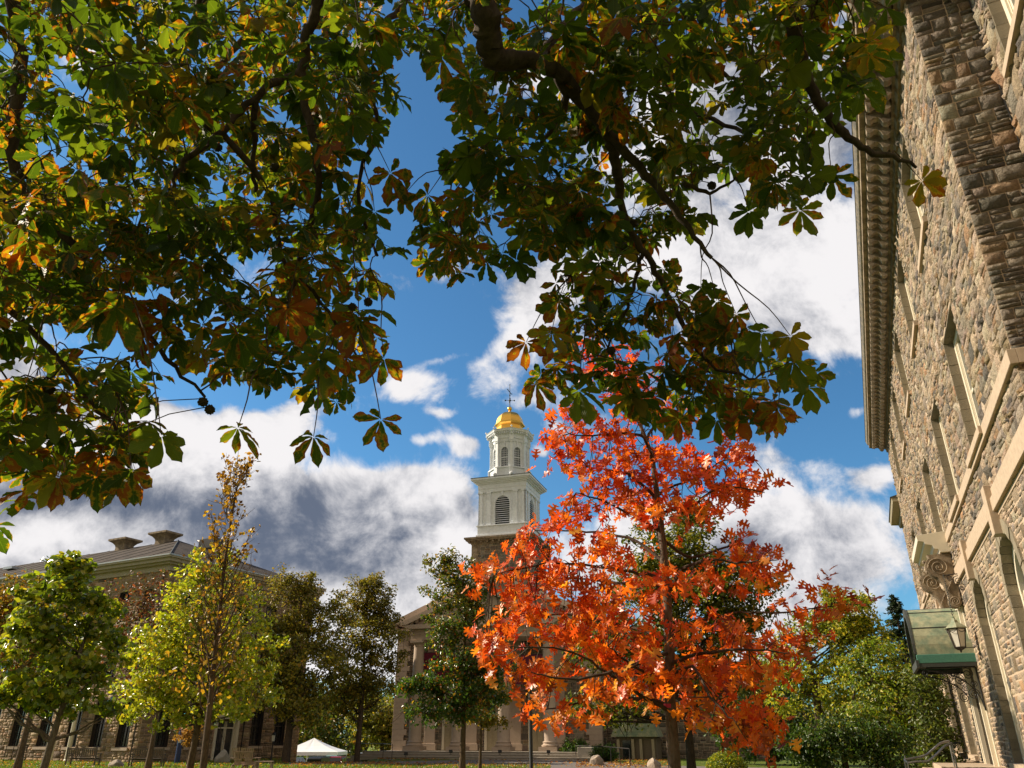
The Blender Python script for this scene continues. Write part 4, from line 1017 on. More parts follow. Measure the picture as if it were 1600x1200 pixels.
# ------------------------------------------------------------------ fallen leaves (uncountable)
def leaf_cards(name, C, size, cols, matname, up=.0, nrm=None, parent=None, lift=0., quad=True, asp=.62):
    """C (n,3): small folded leaves, each a pair of quads along the midrib"""
    n = len(C); N = rng.normal(0, 1, (n, 3)); 
    if nrm is not None: N = N * (1 - up) + nrm * up * 1.8
    else: N[:, 2] += up * 3
    N /= np.linalg.norm(N, axis=1)[:, None]; T = rng.normal(0, 1, (n, 3)); T -= N * (T * N).sum(1)[:, None]; T /= np.linalg.norm(T, axis=1)[:, None]; B = np.cross(N, T)
    s = (size * rng.uniform(.65, 1.3, n))[:, None]
    tv = np.array([(0, -.5, 0), (asp * .5, -.05, .12), (asp * .28, .33, .10), (0, .55, -.06), (-asp * .28, .33, .10), (-asp * .5, -.05, .12)])
    V = C[:, None] + s[:, None] * (tv[None, :, 0:1] * B[:, None] + tv[None, :, 1:2] * T[:, None] + tv[None, :, 2:3] * N[:, None])
    f = np.array([(0, 1, 2, 3), (0, 3, 4, 5)]); F = (f[None] + (np.arange(n) * 6)[:, None, None]).reshape(-1, 4)
    return link(name, np_mesh(name, V, [F], np.repeat(cols, 6, 0)), matname, parent)
AUT = [((.42, .17, .03), 3), ((.30, .10, .03), 3), ((.50, .28, .05), 2), ((.20, .09, .04), 2)]
pts = []
for (xa, xb, ya, yb, n) in ((590, 900, 1183.5, 1186.5, 2600), (600, 1000, 1187, 1199, 400), (900, 1060, 1187, 1200, 900), (0, 455, 1184, 1200, 1800), (455, 860, 1193, 1200, 900), (455, 620, 1191.5, 1194, 300)):
    for _ in range(n):
        p = gnd(random.uniform(xa, xb), random.uniform(ya, yb)); pts.append((p[0], p[1], .03))
pts = np.array(pts); pts[:, 2] += rng.uniform(0, .03, len(pts))
o = leaf_cards('fallen_leaves', pts, .14, pick(AUT, len(pts)), 'leaf', .8); tag(o, 'fallen orange and brown leaves scattered over lawn and path edges', 'fallen leaves', kind='stuff')
# grass tufts where the lawn meets the view
n = 26000; px = rng.uniform(-40, 860, n); py = rng.uniform(1184, 1202, n); G = np.array([gnd(a, b_) for a, b_ in zip(px, py)])
ok = ~((px > 440) & (py < 1195.5)); G = G[ok]; n = len(G); hgt = rng.uniform(.05, .13, n); a = rng.uniform(0, pi, n); w_ = .03
V = np.stack([G + np.stack([-np.cos(a) * w_, -np.sin(a) * w_, 0 * a], -1), G + np.stack([np.cos(a) * w_, np.sin(a) * w_, 0 * a], -1), G + np.stack([rng.normal(0, .03, n), rng.normal(0, .03, n), hgt], -1)], 1)
o = link('grass', np_mesh('grass', V, [np.arange(n * 3).reshape(-1, 3)], np.repeat(pick([((.09, .17, .02), 3), ((.15, .21, .03), 2), ((.20, .20, .04), 1)], n), 3, 0)), 'leaf'); tag(o, 'short green lawn grass catching low sun', 'grass', kind='stuff')

# ------------------------------------------------------------------ benches, chairs, poles, rocks
def bench(px, py, rz, label):
    p = gnd(px, py); L = 1.75
    t = empty('park_bench', p, rz, label, 'bench', 'weathered benches on the lawn')
    b = MB(); 
    for k in range(5): b.box(-L / 2, L / 2, -.24 + .1 * k, -.165 + .1 * k, .42, .445)
    b.box(-L / 2, L / 2, -.27, -.24, .35, .44); b.build('seat', 'bench_wood', t)
    b = MB(); b.box(-L / 2, L / 2, .24, .29, .50, .56); b.box(-L / 2, L / 2, .29, .34, .88, .96)
    for k in range(13): x = -L / 2 + .11 + k * (L - .22) / 12; b.add([(x - .03, .25, .56), (x + .03, .25, .56), (x + .03, .27, .56), (x - .03, .27, .56), (x - .03, .30, .88), (x + .03, .30, .88), (x + .03, .32, .88), (x - .03, .32, .88)], [(0, 3, 2, 1), (4, 5, 6, 7), (0, 1, 5, 4), (1, 2, 6, 5), (2, 3, 7, 6), (3, 0, 4, 7)])
    b.build('backrest', 'bench_wood', t)
    for sx in (-1, 1):
        x = sx * (L / 2 + .0)
        b = MB(); b.box(x - .035, x + .035, -.27, -.2, 0, .64); b.build('leg', 'bench_wood', t)
        b = MB(); b.prism([(.22, 0), (.29, 0), (.30, .45), (.36, 1.0), (.29, 1.0), (.23, .45)], x - .036, x + .036, 'x'); b.build('leg', 'bench_wood', t)
        b = MB(); b.box(x - .05, x + .05, -.3, .28, .641, .68); b.build('armrest', 'bench_wood', t)
    return t
bench(128, 1197, R(176), 'dark weathered wooden bench on the lawn nearest the leafy green tree, left of the two')
bench(228, 1198.5, R(-172), 'lighter grey wooden bench on the lawn beside the small boulder, right of the two')
def adirondack(px, py, rz, label):
    p = gnd(px, py); t = empty('lawn_chair', p, rz, label, 'chair', 'wooden lounge chairs on the lawn')
    b = MB(); 
    for k in range(6): z = .36 - .022 * k; b.box(-.26, .26, -.28 + .1 * k, -.2 + .1 * k, z, z + .022)
    b.build('seat', 'chair_wood', t)
    b = MB(); 
    for k in range(6):
        x0 = -.25 + .085 * k; fl = (x0 + .025) * .75; x0 = x0 * .6; top = 1.06 - .5 * (x0 + .04) ** 2 * 3
        b.add([(x0, .26, .24), (x0 + .036, .26, .24), (x0 + .036, .285, .24), (x0, .285, .24), (x0 + fl, .55, top), (x0 + .06 + fl, .55, top), (x0 + .06 + fl, .575, top), (x0 + fl, .575, top)], [(0, 3, 2, 1), (4, 5, 6, 7), (0, 1, 5, 4), (1, 2, 6, 5), (2, 3, 7, 6), (3, 0, 4, 7)])
    b.box(-.27, .27, .50, .53, .84, .89); b.box(-.2, .2, .36, .39, .48, .53); b.build('backrest', 'chair_wood', t)
    for sx in (-1, 1):
        b = MB(); b.box(sx * .31 - .07, sx * .31 + .07, -.34, .42, .56, .585); b.build('armrest', 'chair_wood', t)
        b = MB(); b.box(sx * .29 - .02, sx * .29 + .02, -.30, -.2, 0, .559); b.build('leg', 'chair_wood', t)
        b = MB(); b.prism([(-.3, .25), (-.3, .37), (.3, .26), (.62, .0), (.5, 0), (.25, .16)], sx * .265 - .012, sx * .265 + .012, 'x'); b.build('side_rail', 'chair_wood', t)
    return t
c1 = adirondack(372, 1203.5, R(184), 'wooden slatted lounge chair on the lawn, left one of the pair seen from behind')
c2 = adirondack(391, 1203.5, R(172), 'wooden slatted lounge chair on the lawn, right one of the pair seen from behind')
# low table beside them
tb = empty('low_table', gnd(411, 1204), R(5), 'low wooden slatted table on the lawn just right of the two lounge chairs', 'table')
b = MB(); 
for k in range(6): b.box(-.45, .45, -.3 + .1 * k, -.21 + .1 * k, .40, .43)
b.build('table_top', 'chair_wood', tb)
for sx in (-1, 1):
    for sy in (-1, 1): b = MB(); b.box(sx * .4 - .035, sx * .4 + .035, sy * .24 - .035, sy * .24 + .035, 0, .399); b.build('leg', 'chair_wood', tb)
def rock(name, px, py, sx, sy, sz, label, D=None, seed=1, m='boulder'):
    p = gnd(px, py); bm = bmesh.new(); bmesh.ops.create_icosphere(bm, subdivisions=3, radius=1); r = random.Random(seed)
    fr = [Vector((r.uniform(-1, 1), r.uniform(-1, 1), r.uniform(-.3, 1))).normalized() for _ in range(14)]; ds_ = [r.uniform(.6, .92) for _ in fr]
    for v in bm.verts:
        for f_, d in zip(fr, ds_):
            k = v.co.dot(f_)
            if k > d: v.co -= f_ * (k - d)
        v.co = Vector((v.co.x * sx, v.co.y * sy, v.co.z * sz + sz * .45))
    me = bpy.data.meshes.new(name); bm.to_mesh(me); bm.free(); o = link(name, me, m); o.location = tuple(p); tag(o, label, 'boulder'); return o
rock('boulder', 181, 1199, .42, .4, .28, 'small pale boulder in the grass between the two wooden benches', seed=3)
rock('boulder', 347, 1192, .55, .45, .6, 'large rounded dark boulder in front of the left hall entrance', seed=5, m='concrete')
rock('boulder', 934, 1196, .52, .4, .42, 'jagged pale boulder at the path edge before the juniper bush', seed=8)
rock('boulder', 1023, 1200, .42, .4, .36, 'low rounded boulder beside the red tree trunk, before the side porch', seed=9)
# blue emergency pole
ep = empty('emergency_pole', gnd(276, 1193), R(10), 'tall dark blue emergency call pole with small cyan light on top', 'call pole')
b = MB(); b.lathe([(.17, 0), (.17, 2.65), (.14, 2.75)], seg=14); b.build('pole', 'blue_pole', ep, smooth=True)
b = MB(); b.lathe([(.08, 2.752), (.11, 2.80), (.10, 2.95), (.03, 3.02)], seg=12); b.build('lamp', 'cyan_lamp', ep, smooth=True)
b = MB(); b.box(-.1, .1, -.19, -.15, 1.2, 1.6); b.build('call_box', 'car_silver', ep)
def lamp_post(p, h, label, head='dome', sc=1.):
    t = empty('lamp_post', p, 0, label, 'lamp post')
    b = MB(); b.lathe([(.13 * sc, 0), (.13 * sc, .25), (.08 * sc, .35), (.06 * sc, h - .5)], seg=12); b.build('pole', 'black_iron', t, smooth=True)
    if head == 'dome':
        b = MB(); b.lathe([(.06, h - .5), (.16, h - .42), (.19, h - .1), (.17, h - .08)], seg=14); b.build('lens', 'frosted', t, smooth=True)
        b = MB(); b.lathe([(.30, h - .08), (.34, h - .05), (.30, h + .02), (.1, h + .09), (.03, h + .12)], seg=16); b.build('cap', 'dark_metal', t, smooth=True)
    else:
        b = MB(); b.lathe([(.1, h - .5), (.12, h - .1)], seg=8); b.build('lens', 'frosted', t); b = MB(); b.lathe([(.2, h - .09), (.04, h + .1)], seg=8); b.build('cap', 'black_iron', t)
    return t
lamp_post(ath(830, 1199, 36) * (1, 1, 0), float(ath(830, 1058, 36)[2]), 'black lamp post with pale lens half hidden in the red tree, before the chapel columns')
lamp_post(gnd(1417, 1192), float(ath(1417, 1146, gnd(1417, 1192)[1] * 1.1)[2]), 'short black lamp post with flat cap before the dark trees on the right')
lamp_post(gnd(423, 1189), float(ath(423, 1146, 60)[2]), 'thin black lamp post before the wall of the left hall', 'x', .6)
# iron stair rails near the left hall, and retaining wall rail in the middle
def rail(name, pts, h, label, step=1.2, bars=True, r=.022):
    P = [np.array(p, dtype=float) for p in pts]; t = empty(name, P[0], 0, label, 'railing'); o = P[0]
    b = MB(); b.tube([p - o + (0, 0, h) for p in P], r, 6)
    if bars: b.tube([p - o + (0, 0, .12) for p in P], r * .7, 5)
    b.build('rail', 'black_iron', t); b = MB()
    for p, q in zip(P[:-1], P[1:]):
        n = max(1, int(np.linalg.norm(q - p) / step))
        for k in range(n + 1): c = p + (q - p) * k / n - o; b.tube([c, c + (0, 0, h)], r, 5)
    b.build('post', 'black_iron', t)
    if bars:
        b = MB()
        for p, q in zip(P[:-1], P[1:]):
            n = int(np.linalg.norm(q - p) / .14)
            for k in range(n): c = p + (q - p) * k / n - o; b.tube([c + (0, 0, .12), c + (0, 0, h)], .009, 4)
        b.build('baluster', 'black_iron', t)['kind'] = 'stuff'
    return t
rail('iron_railing', [gnd(402, 1187), gnd(440, 1186)], 1.1, 'black iron railing at the foot of the left hall by its far corner')
rail('iron_railing', [gnd(4, 1192), gnd(38, 1189)], 1.0, 'black iron stair railing by the wall at the far left edge')
rw = [ath(560, 1185, 70) * (1, 1, 0), ath(598, 1185, 66.5) * (1, 1, 0), ath(612, 1187, 63.5) * (1, 1, 0)]
b = MB()
for p, q in zip(rw[:-1], rw[1:]):
    d = (q - p); n_ = np.array((-d[1], d[0], 0)); n_ = n_ / np.linalg.norm(n_) * .2
    b.add([tuple(p - (0, 0, 2.5)), tuple(q - (0, 0, 2.5)), tuple(q + n_ - (0, 0, 2.5)), tuple(p + n_ - (0, 0, 2.5)), tuple(p + (0, 0, .02)), tuple(q + (0, 0, .02)), tuple(q + n_ + (0, 0, .02)), tuple(p + n_ + (0, 0, .02))], [(0, 3, 2, 1), (4, 5, 6, 7), (0, 1, 5, 4), (1, 2, 6, 5), (2, 3, 7, 6), (3, 0, 4, 7)])
p = ath(548, 1190, 72) * (1, 1, 0); q = rw[0]; b.box(p[0], q[0], q[1], q[1] + .25, -2.5, -.02)
o = b.build('retaining_wall', 'concrete'); tag(o, 'low grey retaining wall between car park and chapel steps', 'wall')
rail('iron_railing', [r_ + (0, 0, .0) for r_ in rw], 1.05, 'thin black railing on the retaining wall left of the chapel', 1.6, False)
t = rail('iron_railing', [gnd(900, 1188) + (0, 0, .0), gnd(943, 1190.5), gnd(985, 1199)], .95, 'plain grey handrail running down past the juniper bush to the side porch', 2.6, False, .03)
for c in t.children: c.data.materials[0] = MT['dark_metal']
# floodlights on the chapel steps
for i, (px, py, lab) in enumerate(((634, 1181, 'leftmost of the black floodlights on the chapel steps'), (704, 1178, 'black floodlight on the steps before the second chapel column'), (781, 1174, 'black floodlight on the steps before the third chapel column'), (857, 1174, 'rightmost of the black floodlights on the chapel steps'))):
    p = ath(px, py, 63.2 - i * .9 + .3); p[2] = .18 * (2 if i else 1) + .02
    t = empty('floodlight', p, R(-10), lab, 'floodlight', 'floodlights on the chapel steps'); t.scale = (.62, .62, .62)
    b = MB(); b.prism([(-.14, .2), (.14, .14), (.18, .46), (-.08, .5)], -.2, .2, 'x'); b.build('housing', 'black_iron', t, bevel=.01)
    b = MB(); b.box(-.12, .12, -.1, .1, 0, .03); b.tube([(0, 0, 0), (0, 0, .25)], .03, 6); b.build('stand', 'black_iron', t)

# ------------------------------------------------------------------ tent and cars in the car park
tz = -2.43
tp = ath(491, 1153, 124); tpz = float(tp[2]); tr_ = ath(539, 1174, 124); ez = float(tr_[2]); hwx = float(tr_[0] - tp[0]) * .98
tent = empty('event_tent', (tp[0], tp[1], tz), 0, 'white peaked event tent standing in the car park beyond the lawn', 'tent')
b = MB(); e = ez - tz; pk = tpz - tz; n = 10
ring0 = []; 
for k in range(4 * n):
    s_, u = divmod(k, n); u = u / n * 2 - 1; c = [(u, -1), (1, u), (-u, 1), (-1, -u)][s_]; ring0.append((c[0] * hwx, c[1] * hwx * .8))
rows = []
for t_ in (0, .25, .5, .75, 1): rows.append([(x * (1 - t_) , y * (1 - t_) , e + (pk - e) * (t_ - .10 * sin(pi * t_)) - (.03 if k % n in (n // 2,) else 0)) for k, (x, y) in enumerate(ring0)])
vs = [p for r_ in rows for p in r_]; N4 = 4 * n
b.add(vs, [(i * N4 + k, i * N4 + (k + 1) % N4, (i + 1) * N4 + (k + 1) % N4, (i + 1) * N4 + k) for i in range(4) for k in range(N4)]); b.build('roof', 'white_vinyl', tent)
b = MB()
for s_ in range(4):
    M = Matrix.Rotation(s_ * pi / 2, 4, 'Z')
    hx = hwx if s_ % 2 == 0 else hwx * .8; hy = hwx * .8 if s_ % 2 == 0 else hwx
    for k in range(20):
        x0, x1 = -hx + 2 * hx * k / 20, -hx + 2 * hx * (k + 1) / 20; yy = .03 * (k % 2)
        b.add([(x0, -hy + yy, e - .45), (x1, -hy + .03 - yy, e - .45), (x1, -hy, e), (x0, -hy, e)], [(0, 1, 2, 3)], M)
b.build('valance', 'white_vinyl', tent)
for sx in (-1, 0, 1):
    for sy in (-1, 1): b = MB(); b.tube([(sx * hwx * .97, sy * hwx * .77, 0), (sx * hwx * .97, sy * hwx * .77, e)], .05, 6); b.build('pole', 'white_vinyl', tent)
def car(px, D, rz, paint, label, suv=True):
    p = ath(px, 1190, D); t = empty('parked_car', (p[0], p[1], tz), rz, label, 'car', 'cars parked beyond the lawn')
    L, Wd, H_ = 4.6, 1.82, (1.68 if suv else 1.45); hw = Wd / 2
    side = [(-2.25, .35), (-2.3, .62), (-2.2, .98), (-1.95, 1.05), (-1.75, H_ - .06), (-1.4, H_), (.35, H_ - .02), (1.15, 1.05), (2.1, .92), (2.3, .7), (2.28, .35)]
    b = MB(); vs = []
    for y, ins in ((-hw, 0.0), (-hw + .0, 0)): pass
    def sec(y, tuck): return [(x, y * (1 - tuck * max(0, (z - .95)) / .7), z) for x, z in side]
    n = len(side)
    for y in (-hw, hw): vs += sec(y, .22)
    b.add(vs, [tuple(range(n)), tuple(range(2 * n - 1, n - 1, -1))] + [(i + n, i, (i + 1) % n, (i + 1) % n + n) for i in range(n)][::1]); bd = b.build('body', paint, t, bevel=.04)
    b = MB(); 
    b.add([(-1.98, -hw * .86, 1.08), (-1.98, hw * .86, 1.08), (-1.81, hw * .78, H_ - .16), (-1.81, -hw * .78, H_ - .16)], [(3, 2, 1, 0)]); b.build('rear_window', 'dark_glass', t)
    for sy in (-1, 1):
        for xa, xb in ((-1.6, -.75), (-.65, .15), (.22, .85)):
            b = MB(); y0 = sy * hw * .99; y1 = sy * hw * .83; b.add([(xa, y0, 1.06), (xb, y0, 1.06), (min(xb, .45), y1, H_ - .12), (xa, y1, H_ - .12)], [(0, 1, 2, 3)]); b.build('side_window', 'dark_glass', t)
    for sy in (-1, 1): b = MB(); b.box(-2.24, -2.10, sy * hw * .95, sy * hw * .70, .85, 1.02); b.build('tail_light', 'tail_red', t)
    for sx in (-1.4, 1.42):
        for sy in (-1, 1): b = MB(); M = Matrix.Translation((sx, sy * (hw - .08), .34)) @ Matrix.Rotation(pi / 2, 4, 'X'); b.lathe([(.34, -.1), (.34, .1)], seg=16, M=M); w = b.build('wheel', 'tyre', t)
    b = MB(); b.box(-2.31, -2.27, -.26, .26, .62, .74); b.build('number_plate', 'letter_white', t)
    return t
car(462, 108, R(78), 'car_green', 'pale green estate car parked beside the tent')
car(531, 112, R(82), 'car_red', 'dark red car parked at the right corner of the tent')
car(519, 118, R(96), 'car_green', 'pale car glimpsed between black cart and red car')
car(566, 135, R(90), 'car_silver', 'silver car parked far off behind the tree trunks')
# black covered cart
t = empty('utility_cart', (*ath(498, 1190, 88)[:2], tz + .1), R(84), 'black covered utility cart parked in front of the white tent', 'cart')
b = MB(); b.prism([(-1.5, .4), (1.5, .4), (1.55, 1.2), (1.15, 1.95), (.3, 2.05), (-1.2, 2.05), (-1.5, 1.9)], -.72, .72, 'y'); b.build('body', 'black_iron', t, bevel=.05)
b = MB(); 
for x in (-.35, .1, .5): b.box(-1.53, -1.50, x - .12 - .1, x + .12 - .1, 1.1, 1.7)
b.build('window', 'sky_glass', t)
for sx in (-1, 1):
    for sy in (-.7, .7): b = MB(); b.lathe([(.3, -.1), (.3, .1)], seg=14, M=Matrix.Translation((sx, sy, .3)) @ Matrix.Rotation(pi / 2, 4, 'X')); b.build('wheel', 'tyre', t)
cn = empty('traffic_cone', (*ath(546, 1190, 100)[:2], tz), 0, 'orange and white traffic cone by the cars', 'cone')
b = MB(); b.lathe([(.2, 0), (.03, .9)], seg=12); b.box(-.25, .25, -.25, .25, 0, .04); b.build('cone', 'orange_cone', cn); b = MB(); b.lathe([(.15, .3), (.105, .55)], seg=12, M=Matrix.Scale(1.04, 4, (1, 0, 0))); b.build('band', 'letter_white', cn)
# ------------------------------------------------------------------ trees
def tubes_mesh(name, paths, radii, material, parent, seg=6):
    b = MB()
    for P, r in zip(paths, radii): b.tube(P, r, seg, caps=False)
    return b.build(name, material, parent, smooth=True)
def tree(name, label, base, trunk_r, th, crown, nclump, leaves, size, pal, group=None, lean=(0, 0), bark='bark_brown', clr=.55, mtl='leaf', up=.15, nbr=26, trunk_top=.85, asp=.62, ext=None, shell=.55, top_pal=None, cat='tree'):
    """crown: list of (dx,dy,z,rx,ry,rz,weight) ellipsoids about the base. Limbs run from the trunk into leaf clumps."""
    base = np.array(base, dtype=float); t = empty(name, base, 0, label, cat, group)
    top = max(c[2] + c[5] for c in crown); tz_ = top * trunk_top
    T = np.array([(lean[0] * k * k + math.sin(k * 5) * .06 * trunk_r * 8 * k, lean[1] * k * k, tz_ * k) for k in np.linspace(0, 1, 9)])
    Tr = [trunk_r * (1.35 if k == 0 else 1) * (1 - .86 * k) for k in np.linspace(0, 1, 9)]
    tubes_mesh('trunk', [T], [Tr], bark, t, 10)
    w = np.array([c[6] for c in crown], dtype=float); ci = rng.choice(len(crown), nclump, p=w / w.sum()); C = np.array([c[:6] for c in crown])[ci]
    d = rng.normal(0, 1, (nclump, 3)); d /= np.linalg.norm(d, axis=1)[:, None]; rr = rng.uniform(0, 1, (nclump, 1)) ** shell
    cc = C[:, :3] + d * rr * C[:, 3:6]; 
    # limbs
    paths = []; rad = []; sel = rng.permutation(nclump)[:nbr]
    for i in sel:
        q = cc[i]; hz_ = hypot(q[0], q[1]); k0 = np.clip((q[2] - hz_ * .75) / tz_, th / tz_, .95); p0 = np.array([np.interp(k0, np.linspace(0, 1, 9), T[:, j]) for j in range(3)])
        mid = p0 * .5 + q * .5 + (0, 0, -.08 * hz_); r0 = trunk_r * (1 - .86 * k0) * .5
        P = smoothpath([p0, mid, q], 4, .02 * hz_); paths.append(P); rad.append(list(np.linspace(r0, r0 * .18, len(P))))
        for _ in range(3):
            a = P[random.randrange(len(P) // 2, len(P))]; e = a + rng.normal(0, 1, 3) * clr * .9; paths.append([a, (a + e) / 2 + rng.normal(0, .04, 3), e]); rad.append([r0 * .3, r0 * .2, r0 * .08])
    tubes_mesh('branches', paths, rad, bark, t, 5)
    per = rng.multinomial(leaves, np.full(nclump, 1 / nclump)); idx = np.repeat(np.arange(nclump), per); n = len(idx)
    g3 = rng.normal(0, 1, (n, 3)); g3 /= np.maximum(np.linalg.norm(g3, axis=1), .3)[:, None]; g3 *= rng.uniform(0, 1, (n, 1)) ** .6
    cs = (clr * rng.uniform(.6, 1.35, nclump))[idx][:, None]
    P = cc[idx] + g3 * cs * (1, 1, .72)
    if ext is not None: P = np.concatenate([P, ext]); n = len(P); idx = np.concatenate([idx, rng.integers(0, nclump, len(ext))])
    cv = rng.uniform(.82, 1.18, (nclump, 1))[idx]
    cols = pick(pal, n) * cv
    if top_pal is not None:
        k = np.clip((P[:, 2] / top - .45) * 2 + rng.normal(0, .25, n), 0, 1) > .5; cols[k] = pick(top_pal, int(k.sum()))
    nr = P - np.array((0, 0, top * .5)); nr /= np.linalg.norm(nr, axis=1)[:, None] + 1e-6; nr[:, 2] += .4
    leaf_cards('crown', P, size, cols, mtl, .35, nr, t, asp=asp)
    return t
G_DK = [((.035, .075, .012), 3), ((.055, .10, .015), 3), ((.09, .12, .015), 2), ((.14, .14, .015), .6)]
G_MD = [((.15, .21, .02), 3), ((.24, .28, .025), 3), ((.36, .34, .03), 2), ((.08, .11, .015), 1.5), ((.42, .32, .03), .6)]
G_LT = [((.30, .35, .028), 3), ((.42, .42, .035), 3), ((.18, .22, .02), 2), ((.54, .42, .035), 2)]
G_OL = [((.17, .17, .02), 3), ((.28, .24, .025), 3), ((.40, .30, .03), 2), ((.10, .10, .015), 2), ((.40, .24, .02), .6)]
G_YL = [((.45, .27, .02), 3), ((.40, .20, .02), 2), ((.25, .14, .03), 2), ((.16, .07, .02), 2)]
G_RB = [((.16, .05, .025), 3), ((.10, .05, .025), 3), ((.10, .10, .03), 2), ((.24, .07, .03), 1)]

def gb(px, py): return gnd(px, py)
def px2(D, n): return n * D / 1290.
# broad-leaved young tree at far left
p = ath(66, 1200, 21) * (1, 1, 0)
def off(px, py, D, base): v = ath(px, py, D) - base; return v
def crown_at(base, D, lst):
    """crown masses given by where their middles stand at distance D"""
    out = []
    for px, py, rx, ry, w in lst:
        v = ath(px, py, D) - base; k = D * 1.05 / 1290; out.append((v[0], v[1] + random.uniform(-.2, .2) * rx * k, v[2], rx * k, (rx + ry) * .45 * k, ry * k, w))
    return out
tree('shade_tree', 'young tree with large glossy green leaves at the far left behind the dark bench', p, .10, 1.5, crown_at(p, 21, [(100, 935, 60, 52, 2), (45, 990, 55, 50, 1.6), (145, 1005, 58, 62, 2.4), (70, 1065, 82, 38, 1.8), (160, 945, 28, 30, .5), (15, 1080, 50, 26, .8), (120, 1105, 60, 18, .6), (110, 885, 25, 18, .3)]), 250, 6200, .145, G_MD, lean=(.55, 0), bark='bark_grey', clr=.25, shell=.4, mtl='leaf_glossy', asp=.85, nbr=40)
# sunlit green maple behind the yellow tree
p = gnd(296, 1202); p = ath(296, 1200, 24) * (1, 1, 0)
tree('maple_tree', 'sunlit light green maple behind the sparse yellow tree, before the left hall', p, .11, 2.0, crown_at(p, 24, [(330, 950, 75, 60, 2), (270, 1010, 75, 50, 2), (370, 1010, 65, 60, 2), (250, 1085, 70, 45, 1.6), (340, 1080, 90, 50, 2), (330, 890, 45, 35, .8)]), 420, 15000, .105, G_LT, lean=(.3, 0), clr=.30, mtl='leaf_glossy', asp=.8, nbr=44)
# sparse yellow tree with bare twigs
D = 15; p = ath(322, 1200, D) * (1, 1, 0); t = empty('sparse_tree', p, 0, 'tall slender young tree with bare twigs and few yellow leaves before the light green maple', 'tree')
def pp(px, py, dd=0): return ath(px, py, D + dd) - p
TP = [np.zeros(3), pp(318, 1195), pp(324, 1140), pp(330, 1085), pp(336, 1020), pp(343, 960), pp(350, 890), pp(360, 820), pp(370, 765), pp(375, 742)]
tubes_mesh('trunk', [smoothpath(TP, 3)], [list(np.linspace(.066, .008, 28))], 'bark_brown', t, 9)
paths = []; rad = []; tips = []
for k in range(52):
    h = random.random() ** .8; base_k = .22 + .74 * h; i = base_k * (len(TP) - 1); a = np.array(TP[int(i)]) * (1 - i % 1) + np.array(TP[min(int(i) + 1, len(TP) - 1)]) * (i % 1)
    L = (1.45 - 1.05 * base_k) * random.uniform(.7, 1.15); an = random.uniform(0, 2 * pi)
    dv = np.array((cos(an) * .55, sin(an) * .5, 1.0)) * L; e = a + dv; P = smoothpath([a, a + dv * (.5, .5, .4), e], 5, .015); paths.append(P); rad.append(list(np.linspace(.024 * (1.25 - base_k), .003, len(P))))
    for _ in range(7):
        j = random.randrange(3, len(P)); s_ = P[j]; e2 = s_ + (rng.normal(0, .17, 3) + np.array((0, 0, .22))) * (1.3 - base_k * .6); paths.append([s_, (s_ + e2) / 2 + rng.normal(0, .01, 3), e2]); rad.append([.006, .004, .002])
        tips += [(s_ * (1 - u) + e2 * u, base_k) for u in (.3, .6, .85, 1.)]
tubes_mesh('branches', paths, rad, 'bark_brown', t, 4)
Lp = np.array([q for q, k in tips for _ in range(2) if random.random() < (.50 if k > .6 else .30)]); Lp = Lp + rng.normal(0, .04, Lp.shape)
lowc = np.array([pp(330 + random.gauss(0, 45), 1050 + random.gauss(0, 25), random.uniform(-.6, .6)) for _ in range(170)])
Lp = np.concatenate([Lp, lowc]); leaf_cards('crown', Lp, .075, pick(G_YL, len(Lp)), 'leaf', .0, None, t, asp=.8)

# reddish-brown tree and olive tree against the left hall
p = ath(232, 1195, 46) * (1, 1, 0)
tree('crab_apple', 'reddish brown small-leaved tree against the wall of the left hall', p, .14, 2, crown_at(p, 46, [(225, 940, 60, 45, 2), (200, 1000, 60, 50, 2), (265, 960, 40, 50, 1), (215, 1060, 60, 40, 1)]), 150, 4200, .16, G_RB, clr=.55, nbr=36)
p = ath(28, 1195, 44) * (1, 1, 0)
tree('autumn_tree', 'orange-brown tree behind the large-leaved tree at the far left edge', p, .16, 2, crown_at(p, 44, [(25, 945, 60, 40, 2), (0, 1010, 60, 60, 2), (60, 1000, 50, 60, 1.5)]), 160, 7000, .16, [((.32, .15, .02), 3), ((.20, .13, .02), 2), ((.12, .12, .02), 2)], clr=.5)
# three lindens in the middle left
for (bx, D, cr, lab, r_, ls) in (
    (446, 60, [(450, 970, 55, 70, 2.2), (470, 925, 30, 30, .6), (500, 1010, 66, 80, 2.4), (425, 1050, 50, 65, 2), (440, 905, 22, 22, .4), (475, 1090, 60, 40, 1.6), (515, 950, 35, 40, .7)], 'tall olive green linden with thick dark trunk at the corner of the left hall', .30, 23000),
    (557, 64, [(572, 950, 50, 54, 2), (590, 1010, 42, 75, 2), (540, 1020, 56, 80, 2.2), (600, 960, 20, 40, .5), (560, 1085, 60, 42, 1.6), (572, 915, 22, 22, .4)], 'dark olive linden with narrow trunk between the tent and the chapel', .26, 21000)):
    p = ath(bx, 1190, D) * (1, 1, 0); p[2] = -1.2 if bx < 500 else -2.2; v = crown_at(p, D, cr)
    tree('linden_tree', lab, p, r_, 3, v, 260, ls, .2, G_OL, 'linden trees between hall and chapel', clr=.72, nbr=50, bark='bark_dark', top_pal=[((.20, .17, .03), 3), ((.14, .13, .025), 2), ((.24, .15, .03), 1)])
